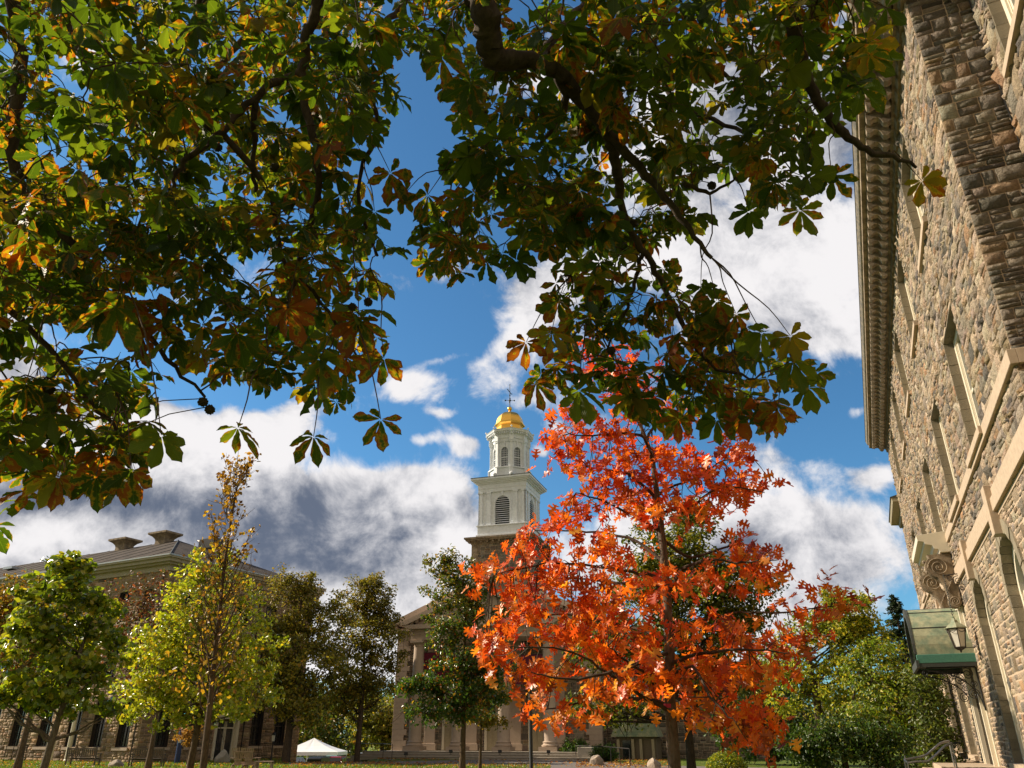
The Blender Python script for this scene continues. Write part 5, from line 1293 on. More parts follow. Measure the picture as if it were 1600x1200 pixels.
# tree in front of the chapel left half
p = ath(722, 1200, 34) * (1, 1, 0)
tree('hornbeam_tree', 'dark green young tree with layered branches before the left half of the chapel portico', p, .13, 2.4, crown_at(p, 34, [(718, 915, 65, 42, 1.8), (740, 965, 58, 48, 2), (690, 990, 36, 34, .8), (725, 1040, 62, 40, 2), (675, 1075, 55, 20, 1.), (738, 1085, 62, 42, 2), (690, 1115, 55, 20, .9), (700, 882, 40, 24, .6), (650, 1072, 36, 10, .35), (775, 1050, 35, 50, .9)]), 320, 19000, .135, [((.04, .085, .014), 3), ((.06, .11, .018), 3), ((.10, .13, .02), 1.5), ((.34, .20, .02), .7), ((.42, .12, .02), .5)], clr=.42, nbr=46, mtl='leaf_glossy', top_pal=[((.10, .12, .02), 3), ((.18, .15, .02), 2), ((.28, .17, .02), 1)])
p = ath(750, 1200, 40) * (1, 1, 0)
tree('golden_tree', 'small young tree with olive and golden lower leaves beside the dark layered tree', p, .085, 2.8, crown_at(p, 40, [(765, 1080, 40, 32, 2), (755, 1125, 38, 12, .8)]), 60, 3600, .15, [((.20, .15, .015), 3), ((.13, .12, .015), 3), ((.40, .24, .02), 2)], clr=.42, nbr=16)
# trees behind the red tree
p = ath(1080, 1196, 26) * (1, 1, 0)
tree('broad_tree', 'broad dark olive tree with thick trunk rising behind the red oak', p, .15, 2.2, crown_at(p, 26, [(1065, 850, 85, 60, 2), (1120, 930, 90, 55, 2.4), (1000, 930, 80, 60, 2), (1060, 1000, 130, 50, 2.4), (930, 1000, 60, 45, 1), (1160, 960, 45, 40, 1), (1085, 805, 35, 20, .4), (960, 1110, 70, 22, .8), (1130, 1060, 60, 40, 1), (1080, 880, 90, 60, 2)]), 380, 30000, .125, [((.10, .13, .014), 3), ((.17, .18, .018), 3), ((.06, .08, .012), 2), ((.34, .25, .02), 1.4)], clr=.5, nbr=60, bark='bark_black')
# right-hand woodland trees
for (bx, D, cr, lab, pal, n_, rr_) in (
    (1290, 48, [(1290, 985, 75, 60, 2), (1335, 988, 50, 50, 2), (1250, 1060, 80, 50, 2), (1330, 1090, 60, 50, 1.6), (1320, 950, 45, 28, .7)], 'bright yellow-green tree behind the tip of the red oak branch', [((.32, .36, .03), 3), ((.20, .24, .02), 3), ((.52, .43, .04), 2.4), ((.09, .12, .015), 1.5)], 17000, .3),
    (1385, 40, [(1390, 1065, 60, 50, 2), (1425, 1100, 45, 50, 2), (1375, 1110, 60, 50, 2), (1440, 1150, 40, 40, 1), (1350, 1025, 35, 25, .6)], 'green tree with yellowing leaves between the bright tree and the copper canopy', [((.20, .27, .025), 3), ((.12, .17, .018), 3), ((.40, .34, .03), 1.8), ((.06, .08, .012), 1.5)], 16000, .25),
    (595, 84, [(598, 1128, 34, 34, 2), (570, 1118, 26, 20, .6), (625, 1140, 30, 36, 1)], 'low yellowing tree filling the gap between the dark linden and the chapel', [((.22, .22, .025), 3), ((.13, .14, .018), 3), ((.34, .27, .03), 2)], 7000, .2),
    (1205, 54, [(1190, 1090, 60, 60, 2), (1240, 1130, 60, 50, 2), (1160, 1140, 60, 40, 1.6), (1210, 1040, 40, 40, .8)], 'dark shaded tree low behind the right side of the red oak', G_DK, 12000, .22),
    (1320, 34, [(1310, 1160, 60, 32, 2), (1260, 1165, 50, 30, 1.6), (1370, 1165, 50, 32, 1.6)], 'low dark spreading tree before the woodland on the right', G_DK, 10000, .16),
    (1462, 33, [(1455, 1120, 22, 60, 2), (1465, 1170, 25, 40, 1.4), (1440, 1075, 20, 28, .8)], 'slim shrubby tree growing against the end of the stone hall', [((.10, .14, .02), 3), ((.16, .17, .03), 2), ((.06, .08, .015), 2)], 5000, .1)):
    p = ath(bx, 1196, D) * (1, 1, 0)
    tree('woodland_tree', lab, p, rr_, 1.5, crown_at(p, D, cr), 230, n_, .165 * D / 44, pal, 'woodland trees on the right' if bx > 700 else None, clr=.62 * D / 44, nbr=40, bark='bark_dark')
# spruce
D = 75; p = ath(1399, 945, D) * (1, 1, 0); t = empty('spruce_tree', p, 0, 'dark pointed spruce rising above the green trees beside the stone hall', 'tree')
topz = float(ath(1397, 930, D)[2]); tubes_mesh('trunk', [np.array([(0, 0, 0), (-.05, 0, topz * .5), (-.1, 0, topz)])], [[.3, .18, .02]], 'bark_brown', t, 8)
pts = []; paths = []; rad = []
for k in range(150):
    z = topz * (1 - .62 * random.random() ** .9); L = (topz - z) * .34 + .25; a = random.uniform(0, 2 * pi); c_ = np.array((-.1 * z / topz, 0, z)); L *= random.uniform(.7, 1.15)
    e = c_ + (cos(a) * L, sin(a) * L, -.18 * L); m_ = (c_ + e) / 2 + (0, 0, -.16 * L); paths.append([c_, m_, e]); rad.append([.04, .025, .01])
    for u in np.linspace(.15, 1, int(16 + L * 22)): q_ = (1 - u) ** 2 * c_ + 2 * u * (1 - u) * m_ + u * u * e; pts.append(q_ + rng.normal(0, .10, 3) * (1, 1, .6) - (0, 0, .06))
tubes_mesh('branches', paths, rad, 'bark_brown', t, 4); pts = np.array(pts); leaf_cards('crown', pts, .30, pick([((.018, .035, .014), 3), ((.03, .05, .018), 2)], len(pts)), 'leaf', .0, None, t, asp=.35)
# distant wood that closes the view behind everything
C_ = []; 
for x0, x1, y0, y1, n_, zt_ in ((-75, 5, 150, 190, 42000, 13), (14, 90, 95, 150, 22000, 9.5), (-140, -70, 120, 170, 9000, 9)):
    cl = np.stack([rng.uniform(x0, x1, 260), rng.uniform(y0, y1, 260), -2 + rng.uniform(0, 1, 260) ** .8 * zt_ * rng.uniform(.6, 1.15, 260)], -1)
    i = rng.integers(0, 260, n_); C_.append(cl[i] + rng.normal(0, 1.3, (n_, 3)))
C_ = np.concatenate(C_); o = leaf_cards('far_wood', C_, .8, pick([((.06, .09, .015), 3), ((.10, .12, .02), 3), ((.22, .17, .03), 1.5), ((.28, .16, .03), .7)], len(C_)), 'leaf', .2); tag(o, 'far autumn wood closing the view beyond the buildings', 'wood', kind='stuff')
# small amber tree by the blue pole with stakes
p = ath(292, 1192, 56) * (1, 1, 0)
tree('amber_tree', 'tiny amber-leaved sapling held by stakes next to the blue pole', p, .04, 1, crown_at(p, 56, [(290, 1145, 17, 24, 1)]), 26, 900, .15, [((.40, .20, .04), 3), ((.30, .17, .05), 2)], clr=.3, nbr=8)
# junipers
for (px, py, w_, h_, n_, lab) in ((898, 1187, 1.55, 1.55, 5200, 'feathery green juniper bush nearest the chapel column at the portico corner'), (946, 1190, 1.25, 1.25, 3600, 'smaller feathery juniper bush behind the pale jagged boulder')):
    p = gnd(px, py); t = empty('juniper_bush', p, 0, lab, 'bush', 'juniper bushes beside the chapel'); pts = []; paths = []
    for k in range(110):
        a = random.uniform(0, 2 * pi); el = random.uniform(.25, 1.25); L = random.uniform(.6, 1.) ; e = np.array((cos(a) * cos(el) * w_ * L, sin(a) * cos(el) * w_ * .8 * L, sin(el) * h_ * 1.1 * L)); m_ = e * (.55, .55, .4); paths.append([(0, 0, 0), m_, e])
        for _ in range(n_ // 110): u = random.uniform(.25, 1) ** .7; q_ = 2 * u * (1 - u) * m_ + u * u * e; pts.append(q_ + rng.normal(0, .085, 3))
    tubes_mesh('stems', paths, [[.03, .02, .008]] * len(paths), 'bark_dark', t, 4); pts = np.array(pts); leaf_cards('foliage', pts, .14, pick([((.08, .17, .02), 3), ((.05, .11, .015), 3), ((.16, .16, .03), 1)], len(pts)), 'leaf', .0, None, t, asp=.4)
# low round shrub right of the red tree trunk
p = ath(1135, 1198, 44) * (1, 1, 0); t = empty('round_shrub', p, 0, 'low rounded grey-green shrub under the dark trees right of the red oak trunk', 'bush'); pts = rng.normal(0, 1, (2600, 3)); pts /= np.linalg.norm(pts, axis=1)[:, None]; pts *= rng.uniform(.75, 1.05, (2600, 1)); pts[:, 2] = np.abs(pts[:, 2]) * .9; leaf_cards('foliage', pts, .11, pick(G_MD, 2600), 'leaf', .3, None, t); tubes_mesh('stems', [[(0, 0, 0), (.2 * k, .1, .6)] for k in (-2, -1, 0, 1, 2)], [[.03, .01]] * 5, 'bark_dark', t, 4)

# ------------------------------------------------------------------ the red oak
def inpoly(x, y, poly):
    c = False; n = len(poly)
    for i in range(n):
        x1, y1 = poly[i]; x2, y2 = poly[i - 1]
        if (y1 > y) != (y2 > y) and x < (x2 - x1) * (y - y1) / (y2 - y1) + x1: c = not c
    return c
OAKP = [(905, 530), (955, 515), (1010, 570), (1060, 620), (1090, 650), (1065, 680), (1040, 690), (1090, 705), (1125, 690), (1150, 672), (1185, 690), (1212, 745), (1212, 792), (1160, 772), (1130, 790), (1105, 830), (1160, 835), (1232, 862), (1225, 900), (1175, 930), (1110, 945), (1180, 962), (1235, 930), (1300, 905), (1345, 930), (1360, 985), (1300, 1000), (1245, 1005), (1252, 1040), (1200, 1062), (1170, 1085), (1215, 1110), (1212, 1160), (1120, 1165), (1085, 1110), (1060, 1095), (1000, 1110), (950, 1120), (880, 1135), (835, 1125), (800, 1085), (815, 1050), (745, 1045), (735, 990), (775, 955), (840, 930), (765, 945), (742, 880), (800, 835), (845, 800), (895, 750), (868, 720), (850, 650), (895, 615), (925, 590)]
OD = 9.0; obase = ath(1050, 1200, OD) * (1, 1, 0)
oak = empty('red_oak', obase, 0, 'young oak blazing orange and red with lobed leaves, in front of the chapel', 'tree')
def oq(px, py, dd=0): return ath(px, py, OD + dd) - obase
TO = [np.zeros(3), oq(1052, 1198) * (1, 1, 0) + (0, 0, .7), oq(1053, 1190), oq(1046, 1090), oq(1045, 990), oq(1040, 900), oq(1034, 830), oq(1026, 770), oq(1018, 710), oq(990, 640), oq(965, 570), oq(955, 530)]
tubes_mesh('trunk', [smoothpath(TO, 3, .004)], [list(np.concatenate([np.linspace(.085, .066, 7), np.linspace(.064, .007, 27)]))], 'bark_grey', oak, 10)
limbs = [[(1047, 1110, 0), (1000, 1085, -.3), (950, 1050, -.6), (880, 1015, -.9), (800, 1010, -1.1)], [(1046, 1100, 0), (980, 1090, .2), (900, 1100, .3), (850, 1110, .2)], [(1045, 1080, 0), (1000, 1050, -.5), (950, 1010, -.9)],
         [(1040, 905, 0), (1000, 895, .1), (930, 885, -.2), (860, 880, -.3), (770, 900, -.4)], [(1040, 915, 0), (980, 912, .3), (900, 905, .6), (840, 900, .7)],
         [(1044, 930, 0), (1065, 890, -.3), (1110, 875, -.5), (1160, 880, -.6), (1215, 875, -.7)], [(1045, 990, 0), (1080, 975, .3), (1140, 960, .4), (1230, 955, .4), (1330, 945, .5)], [(1048, 1040, 0), (1100, 1020, -.5), (1170, 1015, -.8), (1235, 1020, -.9)],
         [(1049, 1085, 0), (1090, 1080, .2), (1140, 1110, .3), (1200, 1135, .3)], [(1046, 1060, 0), (1080, 1040, -.6), (1110, 1090, -1.1), (1150, 1130, -1.2)], [(1036, 860, 0), (1020, 800, .2), (1035, 770, .2), (1090, 745, .3), (1130, 720, .3), (1180, 720, .4)],
         [(1034, 830, 0), (960, 790, -.3), (900, 770, -.5)], [(1038, 880, 0), (980, 840, .3), (900, 830, .5), (830, 830, .5)], [(1026, 780, 0), (980, 740, .2), (920, 730, .3)], [(1020, 720, 0), (1000, 680, -.3), (940, 680, -.4), (880, 680, -.4)], [(1010, 690, 0), (1030, 660, .2), (1075, 655, .2)], [(980, 620, 0), (940, 610, .2), (905, 620, .2)], [(1030, 800, 0), (1080, 790, -.3), (1130, 760, -.4), (1195, 770, -.4)],
         [(1045, 1000, 0), (980, 980, .5), (900, 960, .8), (800, 970, .9), (760, 1000, .9)], [(1045, 1020, 0), (960, 1050, -.9), (890, 1060, -1.3), (830, 1050, -1.4)], [(1034, 840, 0), (1080, 870, .3), (1150, 850, .5), (1200, 860, .5)]]
paths = []; rad = []; lp = []
for L in limbs:
    P = smoothpath([oq(*q) for q in L], 5, .008); paths.append(P); rad.append(list(np.linspace(.024, .005, len(P)))); lp += list(P[3:])
lp = np.array(lp)
cl = []
while len(cl) < 430:
    x, y = random.uniform(735, 1362), random.uniform(512, 1168)
    if not inpoly(x, y, OAKP): continue
    gap = math.sin(x * .031 + 2 * math.sin(y * .017)) * math.sin(y * .043 + 1.3 * math.sin(x * .021))
    if gap > .42 and random.random() < .93: continue
    if 1030 < x < 1130 and 800 < y < 860 and random.random() < .8: continue
    if 1055 < x < 1120 and 930 < y < 1010 and random.random() < .55: continue
    if x > 1240 and y < 1010 and random.random() < .45: continue
    wd = min(1.0, (1 - abs(x - 1020) / 360)) * (.35 + .65 * (y - 500) / 650)
    cl.append((x, y, random.uniform(-1.5, 1.5) * max(.15, wd)))
C = []; CT = []
for (x, y, dd) in cl:
    q_ = oq(x, y, dd); i = int(np.argmin(((lp - q_) ** 2).sum(1))); a = lp[i]
    paths.append(smoothpath([a, (a + q_) / 2 + rng.normal(0, .03, 3) - (0, 0, .02), q_], 3)); rad.append(list(np.linspace(.006, .002, 7)))
    k = random.randint(5, 9)
    for _ in range(k): C.append(q_ + rng.normal(0, .085, 3) * (1.2, 1.2, .8)); CT.append(y)
tubes_mesh('branches', paths, rad, 'bark_dark', oak, 5)
C = np.array(C); CT = np.array(CT); n = len(C)
# lobed leaf outline (pointed lobes, deep sinuses)
half = [(.0, 0), (.05, .06), (.20, .10), (.27, .05), (.24, .15), (.10, .22), (.09, .28), (.30, .30), (.44, .24), (.40, .36), (.46, .46), (.28, .43), (.12, .47), (.11, .53), (.26, .58), (.36, .68), (.24, .70), (.22, .78), (.10, .74), (.06, .80), (.07, .90), (.0, 1.02)]
out = half + [(-x, y) for x, y in reversed(half[1:-1])]; on = len(out)
mids = [(0, .12), (0, .34), (0, .56), (0, .8)]
TV = np.array(out + mids, dtype=float); TVz = np.abs(TV[:, 0]) 
fs3 = []
for i in range(on):
    a, b_ = i, (i + 1) % on; my = (TV[a, 1] + TV[b_, 1]) / 2; mi = on + int(np.argmin([abs(m_[1] - my) for m_ in mids])); fs3.append((a, b_, mi))
for i in range(3):   # bridge between mid points both sides
    y0, y1 = mids[i][1], mids[i + 1][1]; 
    cr = min(range(1, len(half) - 1), key=lambda j: (abs((half[j][1] + half[j + 1][1]) / 2 - (y0 + y1) / 2)))
    for sgn in (0, 1):
        # vertex where the nearest mid switches
        for j in range(on):
            a, b_ = j, (j + 1) % on
            ma = fs3[a][2]; mb = fs3[b_][2]
            if ma != mb and {ma, mb} == {on + i, on + i + 1}: fs3.append((b_, mb, ma)) if (a < len(half)) == (sgn == 0) else None
fs3 = np.array(fs3)
N = rng.normal(0, 1, (n, 3)) * .75 + np.array((-.55, -.35, .55)); N /= np.linalg.norm(N, axis=1)[:, None]
T = rng.normal(0, 1, (n, 3)) + np.array((0, 0, -.9)); T -= N * (T * N).sum(1)[:, None]; T /= np.linalg.norm(T, axis=1)[:, None]; B = np.cross(N, T)
s = rng.uniform(.11, .195, n)[:, None, None]; cur = rng.uniform(-.1, .45, (n, 1)); fold = rng.uniform(-.1, .5, (n, 1)); wd_ = rng.uniform(.85, 1.1, (n, 1))
zz = fold * np.abs(TV[None, :, 0]) - cur * TV[None, :, 1] ** 2 + rng.normal(0, .02, (n, len(TV)))
V = C[:, None] + s * ((TV[None, :, 0] * wd_)[..., None] * B[:, None] + TV[None, :, 1, None] * T[:, None] + zz[..., None] * N[:, None])
F = (fs3[None] + (np.arange(n) * len(TV))[:, None, None]).reshape(-1, 3)
tt = np.clip((CT - 560) / 560 + rng.normal(0, .22, n), 0, 1)[:, None]
redp = pick([((.66, .07, .016), 3), ((.74, .13, .016), 3), ((.40, .045, .012), 1.6), ((.78, .20, .02), 1.3), ((.25, .03, .012), .8)], n, .13); orp = pick([((.78, .19, .014), 3), ((.80, .28, .02), 3), ((.70, .12, .014), 2.2), ((.82, .42, .04), 1.2), ((.36, .11, .02), 1.8), ((.22, .05, .015), .7)], n, .13)
col = redp * (1 - tt) + orp * tt
link('crown', np_mesh('crown', V, [F], np.repeat(col, len(TV), 0)), 'oak_leaf', oak)
b = MB(); q_ = oq(1046, 1103); b.lathe([(.062, -.02), (.062, .02)], q_[0], q_[1], 12, M=Matrix.Translation((0, 0, q_[2])), capt=False, capb=False); b.build('ribbon', 'tape_pink', oak)

# ------------------------------------------------------------------ the horse chestnut overhead
tb_ = np.array((-1.1, -3.4, 0.)); chest = empty('horse_chestnut', tb_, 0, 'horse chestnut with browning palmate leaves hanging overhead from dark crooked limbs', 'tree')
def cq(px, py, D): return at(px, py, D) - tb_
crotch = np.array((0.1, .15, 4.4)); crotch2 = np.array((.15, .5, 6.6))
tubes_mesh('trunk', [smoothpath([(0, 0, -.1), (.02, .02, 1.2), (.0, .1, 2.8), crotch, crotch2, (.2, .8, 9.5)], 4, .01)], [list(np.concatenate([[.52, .46, .42, .40], np.linspace(.39, .12, 17)]))], 'bark_dark', chest, 14)
BR = {  # main limbs as surveyed: bearing px, row py, slant distance
 'r': ([crotch, np.array((.9, 3.2, 5.9)), cq(742, -120, 5.0), cq(752, 0, 4.9), cq(764, 60, 4.9), cq(775, 92, 4.95), cq(820, 92, 5.0), cq(872, 112, 5.05), cq(912, 160, 5.1), cq(948, 210, 5.15), cq(962, 260, 5.2), cq(976, 340, 5.3), cq(1010, 400, 5.3), cq(1045, 465, 5.3), cq(1078, 525, 5.25), cq(1110, 570, 5.2), cq(1180, 592, 5.15)], .17, .012),
 'r2': ([cq(944, 204, 5.15), cq(990, 252, 5.1), cq(1038, 308, 5.05), cq(1078, 360, 5.0), cq(1112, 403, 4.95)], .034, .012),
 'r3': ([cq(868, 112, 5.05), cq(884, 150, 5.1), cq(872, 192, 5.3), cq(838, 228, 5.4)], .032, .01),
 'r4': ([crotch2, cq(1120, -300, 5.6), cq(1225, 0, 5.2), cq(1246, 62, 5.2), cq(1264, 132, 5.2), cq(1300, 190, 5.2), cq(1345, 230, 5.2), cq(1395, 246, 5.2), cq(1432, 262, 5.2)], .06, .008),
 'r5': ([cq(850, 80, 5.1), cq(868, 55, 5.3), cq(892, 25, 5.6), cq(935, -8, 6.0), cq(985, 12, 6.2), cq(1040, 48, 6.2)], .03, .01),
 'r6': ([cq(1240, 50, 5.2), cq(1245, 110, 5.25), cq(1240, 150, 5.3)], .018, .008), 'r7': ([cq(1060, 55, 6.1), cq(1100, 95, 5.9), cq(1140, 120, 5.8), cq(1165, 145, 5.7)], .022, .01),
 'r8': ([cq(1005, 395, 5.3), cq(992, 440, 5.4), cq(975, 490, 5.4), cq(952, 535, 5.4), cq(950, 580, 5.4)], .016, .006), 'r9': ([cq(1068, 285, 5.2), cq(1110, 300, 5.3), cq(1150, 275, 5.35)], .018, .006),
 'l': ([crotch, cq(560, -420, 5.2), cq(512, -60, 5.6), cq(498, 5, 5.6), cq(480, 55, 5.6), cq(470, 112, 5.6), cq(425, 132, 5.6), cq(385, 165, 5.6), cq(340, 212, 5.5), cq(285, 255, 5.5), cq(270, 300, 5.4), cq(265, 370, 5.3), cq(262, 400, 5.2)], .12, .012),
 'l2': ([cq(470, 115, 5.6), cq(478, 165, 5.5), cq(492, 230, 5.4), cq(496, 300, 5.3), cq(480, 370, 5.2), cq(458, 440, 5.1), cq(440, 520, 5.0)], .034, .008),
 'l3': ([crotch2, cq(360, -380, 6.5), cq(322, -20, 7.0), cq(290, 60, 7.0), cq(255, 115, 6.9), cq(248, 165, 6.8), cq(262, 212, 6.7), cq(272, 245, 6.6)], .06, .014),
 'l4': ([crotch2, cq(140, -300, 7.0), cq(112, 0, 7.5), cq(120, 62, 7.4), cq(150, 130, 7.3), cq(195, 182, 7.2), cq(240, 215, 7.1)], .06, .01),
 'l5': ([cq(255, 110, 7.0), cq(300, 70, 7.6), cq(230, 10, 8.0), cq(180, -60, 8.4)], .02, .02), 'l6': ([crotch, cq(20, -300, 6.0), cq(22, 0, 6.0), cq(28, 130, 6.0), cq(20, 250, 5.9), cq(62, 330, 5.8), cq(130, 400, 5.7), cq(200, 480, 5.5), cq(260, 560, 5.3), cq(320, 620, 5.1)], .06, .008),
 'l7': ([crotch2, cq(-200, 0, 7), cq(-40, 120, 7), cq(50, 240, 6.8), cq(130, 320, 6.6), cq(210, 410, 6.4)], .05, .01), 'l8': ([cq(345, 205, 5.55), cq(420, 300, 5.5), cq(440, 400, 5.4), cq(500, 470, 5.2), cq(560, 560, 5.0)], .024, .007),
 'l9': ([cq(-60, 420, 5.5), cq(0, 470, 5.4), cq(90, 560, 5.2), cq(150, 640, 5.0), cq(200, 690, 4.8)], .025, .007), 'l10': ([cq(400, 155, 5.6), cq(395, 230, 5.7), cq(400, 300, 5.7)], .022, .012),
 'l11': ([crotch2, cq(640, -300, 6.8), cq(640, -30, 6.6), cq(600, 40, 6.3), cq(560, 110, 6.0), cq(590, 190, 5.7), cq(560, 300, 5.4), cq(590, 400, 5.2)], .04, .008),
 'l12': ([crotch2, cq(400, -300, 8.5), cq(430, -10, 9), cq(380, 60, 9), cq(330, 120, 9), cq(300, 200, 9)], .06, .015), 'l13': ([crotch2, cq(-100, -300, 9), cq(30, -10, 9.5), cq(90, 60, 9.5), cq(175, 110, 9.4), cq(230, 150, 9.3)], .07, .02),
 'r10': ([crotch2, cq(1000, -300, 6.5), cq(1040, -20, 6.8), cq(1020, 80, 6.6), cq(1060, 160, 6.3), cq(1150, 200, 6.0), cq(1200, 240, 5.7)], .04, .01)}
bp_ = []; b = MB()
for k, (P, r0, r1) in BR.items():
    Q = smoothpath(P, 5, .007); n_ = len(Q)
    if k == 'r': rr = np.interp(np.arange(n_), [0, 15, 25, 30, 35, 45, 55, 65, n_ - 1], [.13, .080, .072, .054, .048, .038, .027, .019, .007])
    elif k in ('l',): rr = np.interp(np.arange(n_), [0, 10, 20, 30, 45, n_ - 1], [.10, .048, .034, .026, .017, .006])
    else: rr = np.linspace(r0, r1, n_); rr = np.where(rr > .045, .045 + (rr - .045) * .5, rr)
    rr = rr * (1 + rng.normal(0, .06, n_))
    br = MB(); br.tube(Q, list(rr), 10); br.build('limb', 'bark_dark', chest, smooth=True)
    bp_ += [q_ for q_ in Q if np.linalg.norm(q_ - crotch) > 3]
bp_ = np.array(bp_)
# leaf sprays: twig tips spread through the volume the crown fills
LEFT = [(-60, -60), (680, -60), (685, 50), (665, 105), (610, 125), (580, 200), (575, 285), (550, 330), (585, 380), (585, 420), (555, 450), (565, 500), (590, 550), (570, 595), (500, 600), (420, 570), (330, 575), (260, 560), (215, 600), (215, 670), (205, 735), (110, 745), (40, 735), (0, 690), (-60, 760)]
RIGHT = [(715, -60), (1350, -60), (1360, 60), (1320, 120), (1280, 190), (1300, 240), (1250, 275), (1180, 300), (1110, 315), (1060, 340), (1010, 365), (930, 378), (880, 370), (800, 378), (740, 385), (680, 395), (665, 350), (660, 300), (710, 275), (735, 225), (715, 170), (720, 110)]
LOW = [(905, 385), (950, 370), (1010, 380), (1060, 425), (1110, 450), (1160, 490), (1205, 535), (1250, 580), (1225, 620), (1170, 630), (1100, 635), (1010, 620), (950, 610), (890, 590), (860, 540), (870, 470)]
twigs = []
LIMBPX = [(752, 0), (760, 45), (775, 92), (820, 92), (872, 112), (912, 160), (948, 210), (962, 260), (970, 310), (990, 252), (1038, 308), (498, 5), (480, 55), (472, 112), (425, 132), (385, 165), (340, 212), (285, 255), (1300, 190), (1340, 230)]
def fill(poly, n_, d0, d1, gapf=None, k=(3, 5)):
    xs_ = [p[0] for p in poly]; ys_ = [p[1] for p in poly]; c = 0
    while c < n_:
        x, y = random.uniform(min(xs_), max(xs_)), random.uniform(min(ys_), max(ys_))
        if not inpoly(x, y, poly): continue
        if gapf and random.random() < gapf(x, y): continue
        d_ = random.uniform(d0, d1)
        if any((x - a_) ** 2 + (y - b_) ** 2 < 48 ** 2 for a_, b_ in LIMBPX): d_ = max(d_, 5.95)
        twigs.append((x, y, d_, random.randint(*k))); c += 1
def gapL(x, y):
    g_ = math.sin(x * .024 + 1.7 * math.sin(y * .019)) * math.sin(y * .031 + 1.9 * math.sin(x * .013))
    base = .75 if g_ > .55 else 0
    if y < 260 and x < 480: base = max(base, .42)
    return base
fill(LEFT, 165, 4.4, 5.4, gapL, (3, 4)); fill(LEFT, 215, 5.4, 7.0, gapL, (3, 5)); 
TOPL = [(-60, -60), (560, -60), (560, 150), (420, 330), (200, 420), (-60, 450)]
fill(TOPL, 175, 7.5, 9.5, gapL, (3, 6))
def gapR(x, y):
    g_ = math.sin(x * .027 + 1.5 * math.sin(y * .023) + 1) * math.sin(y * .035 + 1.9 * math.sin(x * .015)); return .7 if g_ > .6 else 0
fill(RIGHT, 112, 4.6, 5.4, gapR, (3, 4)); fill(RIGHT, 135, 5.5, 7.0, gapR, (3, 4))
fill(LOW, 50, 4.9, 5.6, None, (2, 4)); fill(LOW, 16, 5.5, 6.1, None, (3, 4))
# crown above and behind the frame, shading what is below it
def inframe(v):
    X_ = v[0]; Zc = v[1] * cos(PITCH) + (v[2] - EYE) * sin(PITCH); Yc = -v[1] * sin(PITCH) + (v[2] - EYE) * cos(PITCH)
    return Zc > .1 and abs(X_ / Zc) * 1200 < 900 and abs(Yc / Zc) * 1200 < 700
c_w = 0
while c_w < 30:
    v = np.array((rng.uniform(-8, 2.5), rng.uniform(-6, 7), rng.uniform(5.5, 12)))
    if inframe(v): continue
    twigs.append(('w', v - tb_, 0, random.randint(3, 5))); c_w += 1
HERO = [(1262, 605, 4.7, 46), (1215, 640, 4.8, 42), (822, 535, 4.8, 46), (838, 600, 4.8, 44), (1060, 655, 4.9, 44), (930, 430, 5.0, 44), (872, 470, 4.9, 42), (1235, 525, 4.8, 44), (1120, 470, 4.9, 40), (760, 410, 5.0, 38), (855, 375, 5.0, 42), (635, 300, 4.9, 40), (1300, 275, 5.0, 40), (1170, 330, 5.0, 42), (1250, 328, 5.2, 44), (595, 655, 3.9, 56), (490, 682, 3.9, 54), (372, 668, 3.9, 52), (252, 680, 3.9, 58), (1240, 565, 4.6, 50), (1160, 640, 4.9, 46), (905, 610, 4.7, 54), (862, 520, 4.8, 50), (870, 575, 4.9, 38), (668, 305, 4.9, 50), (700, 375, 4.9, 44), (1275, 265, 5.0, 40), (1440, 282, 5.2, 36), (1355, 68, 4.6, 52), (1330, 55, 4.8, 46), (150, 745, 4.3, 48), (205, 735, 4.2, 50), (90, 745, 4.4, 46), (-12, 820, 4.0, 46), (720, 180, 4.9, 44), (735, 130, 4.8, 50), (560, 500, 4.4, 60), (600, 560, 4.6, 55), (690, 90, 4.9, 50), (610, 270, 4.9, 50), (585, 330, 5.0, 50), (1120, 655, 4.9, 46), (985, 620, 4.9, 46), (1190, 520, 4.8, 50), (1310, 100, 4.8, 40), (1095, 450, 5.2, 44), (1150, 490, 5.0, 44), (180, 480, 4.3, 70), (370, 520, 4.5, 62), (500, 560, 4.3, 60), (40, 600, 4.4, 60), (300, 120, 5.0, 55), (450, 480, 4.6, 60)]
LC_, LF_, LN_, LS_, LB_ = [], [], [], [], []      # centre, forward, normal, span, front?
tw_p, tw_r = [], []
twigs.sort(key=lambda t: 9 if t[0] == 'w' else float(np.sqrt(((bp_ - cq(t[0], t[1], t[2])) ** 2).sum(1).min())))
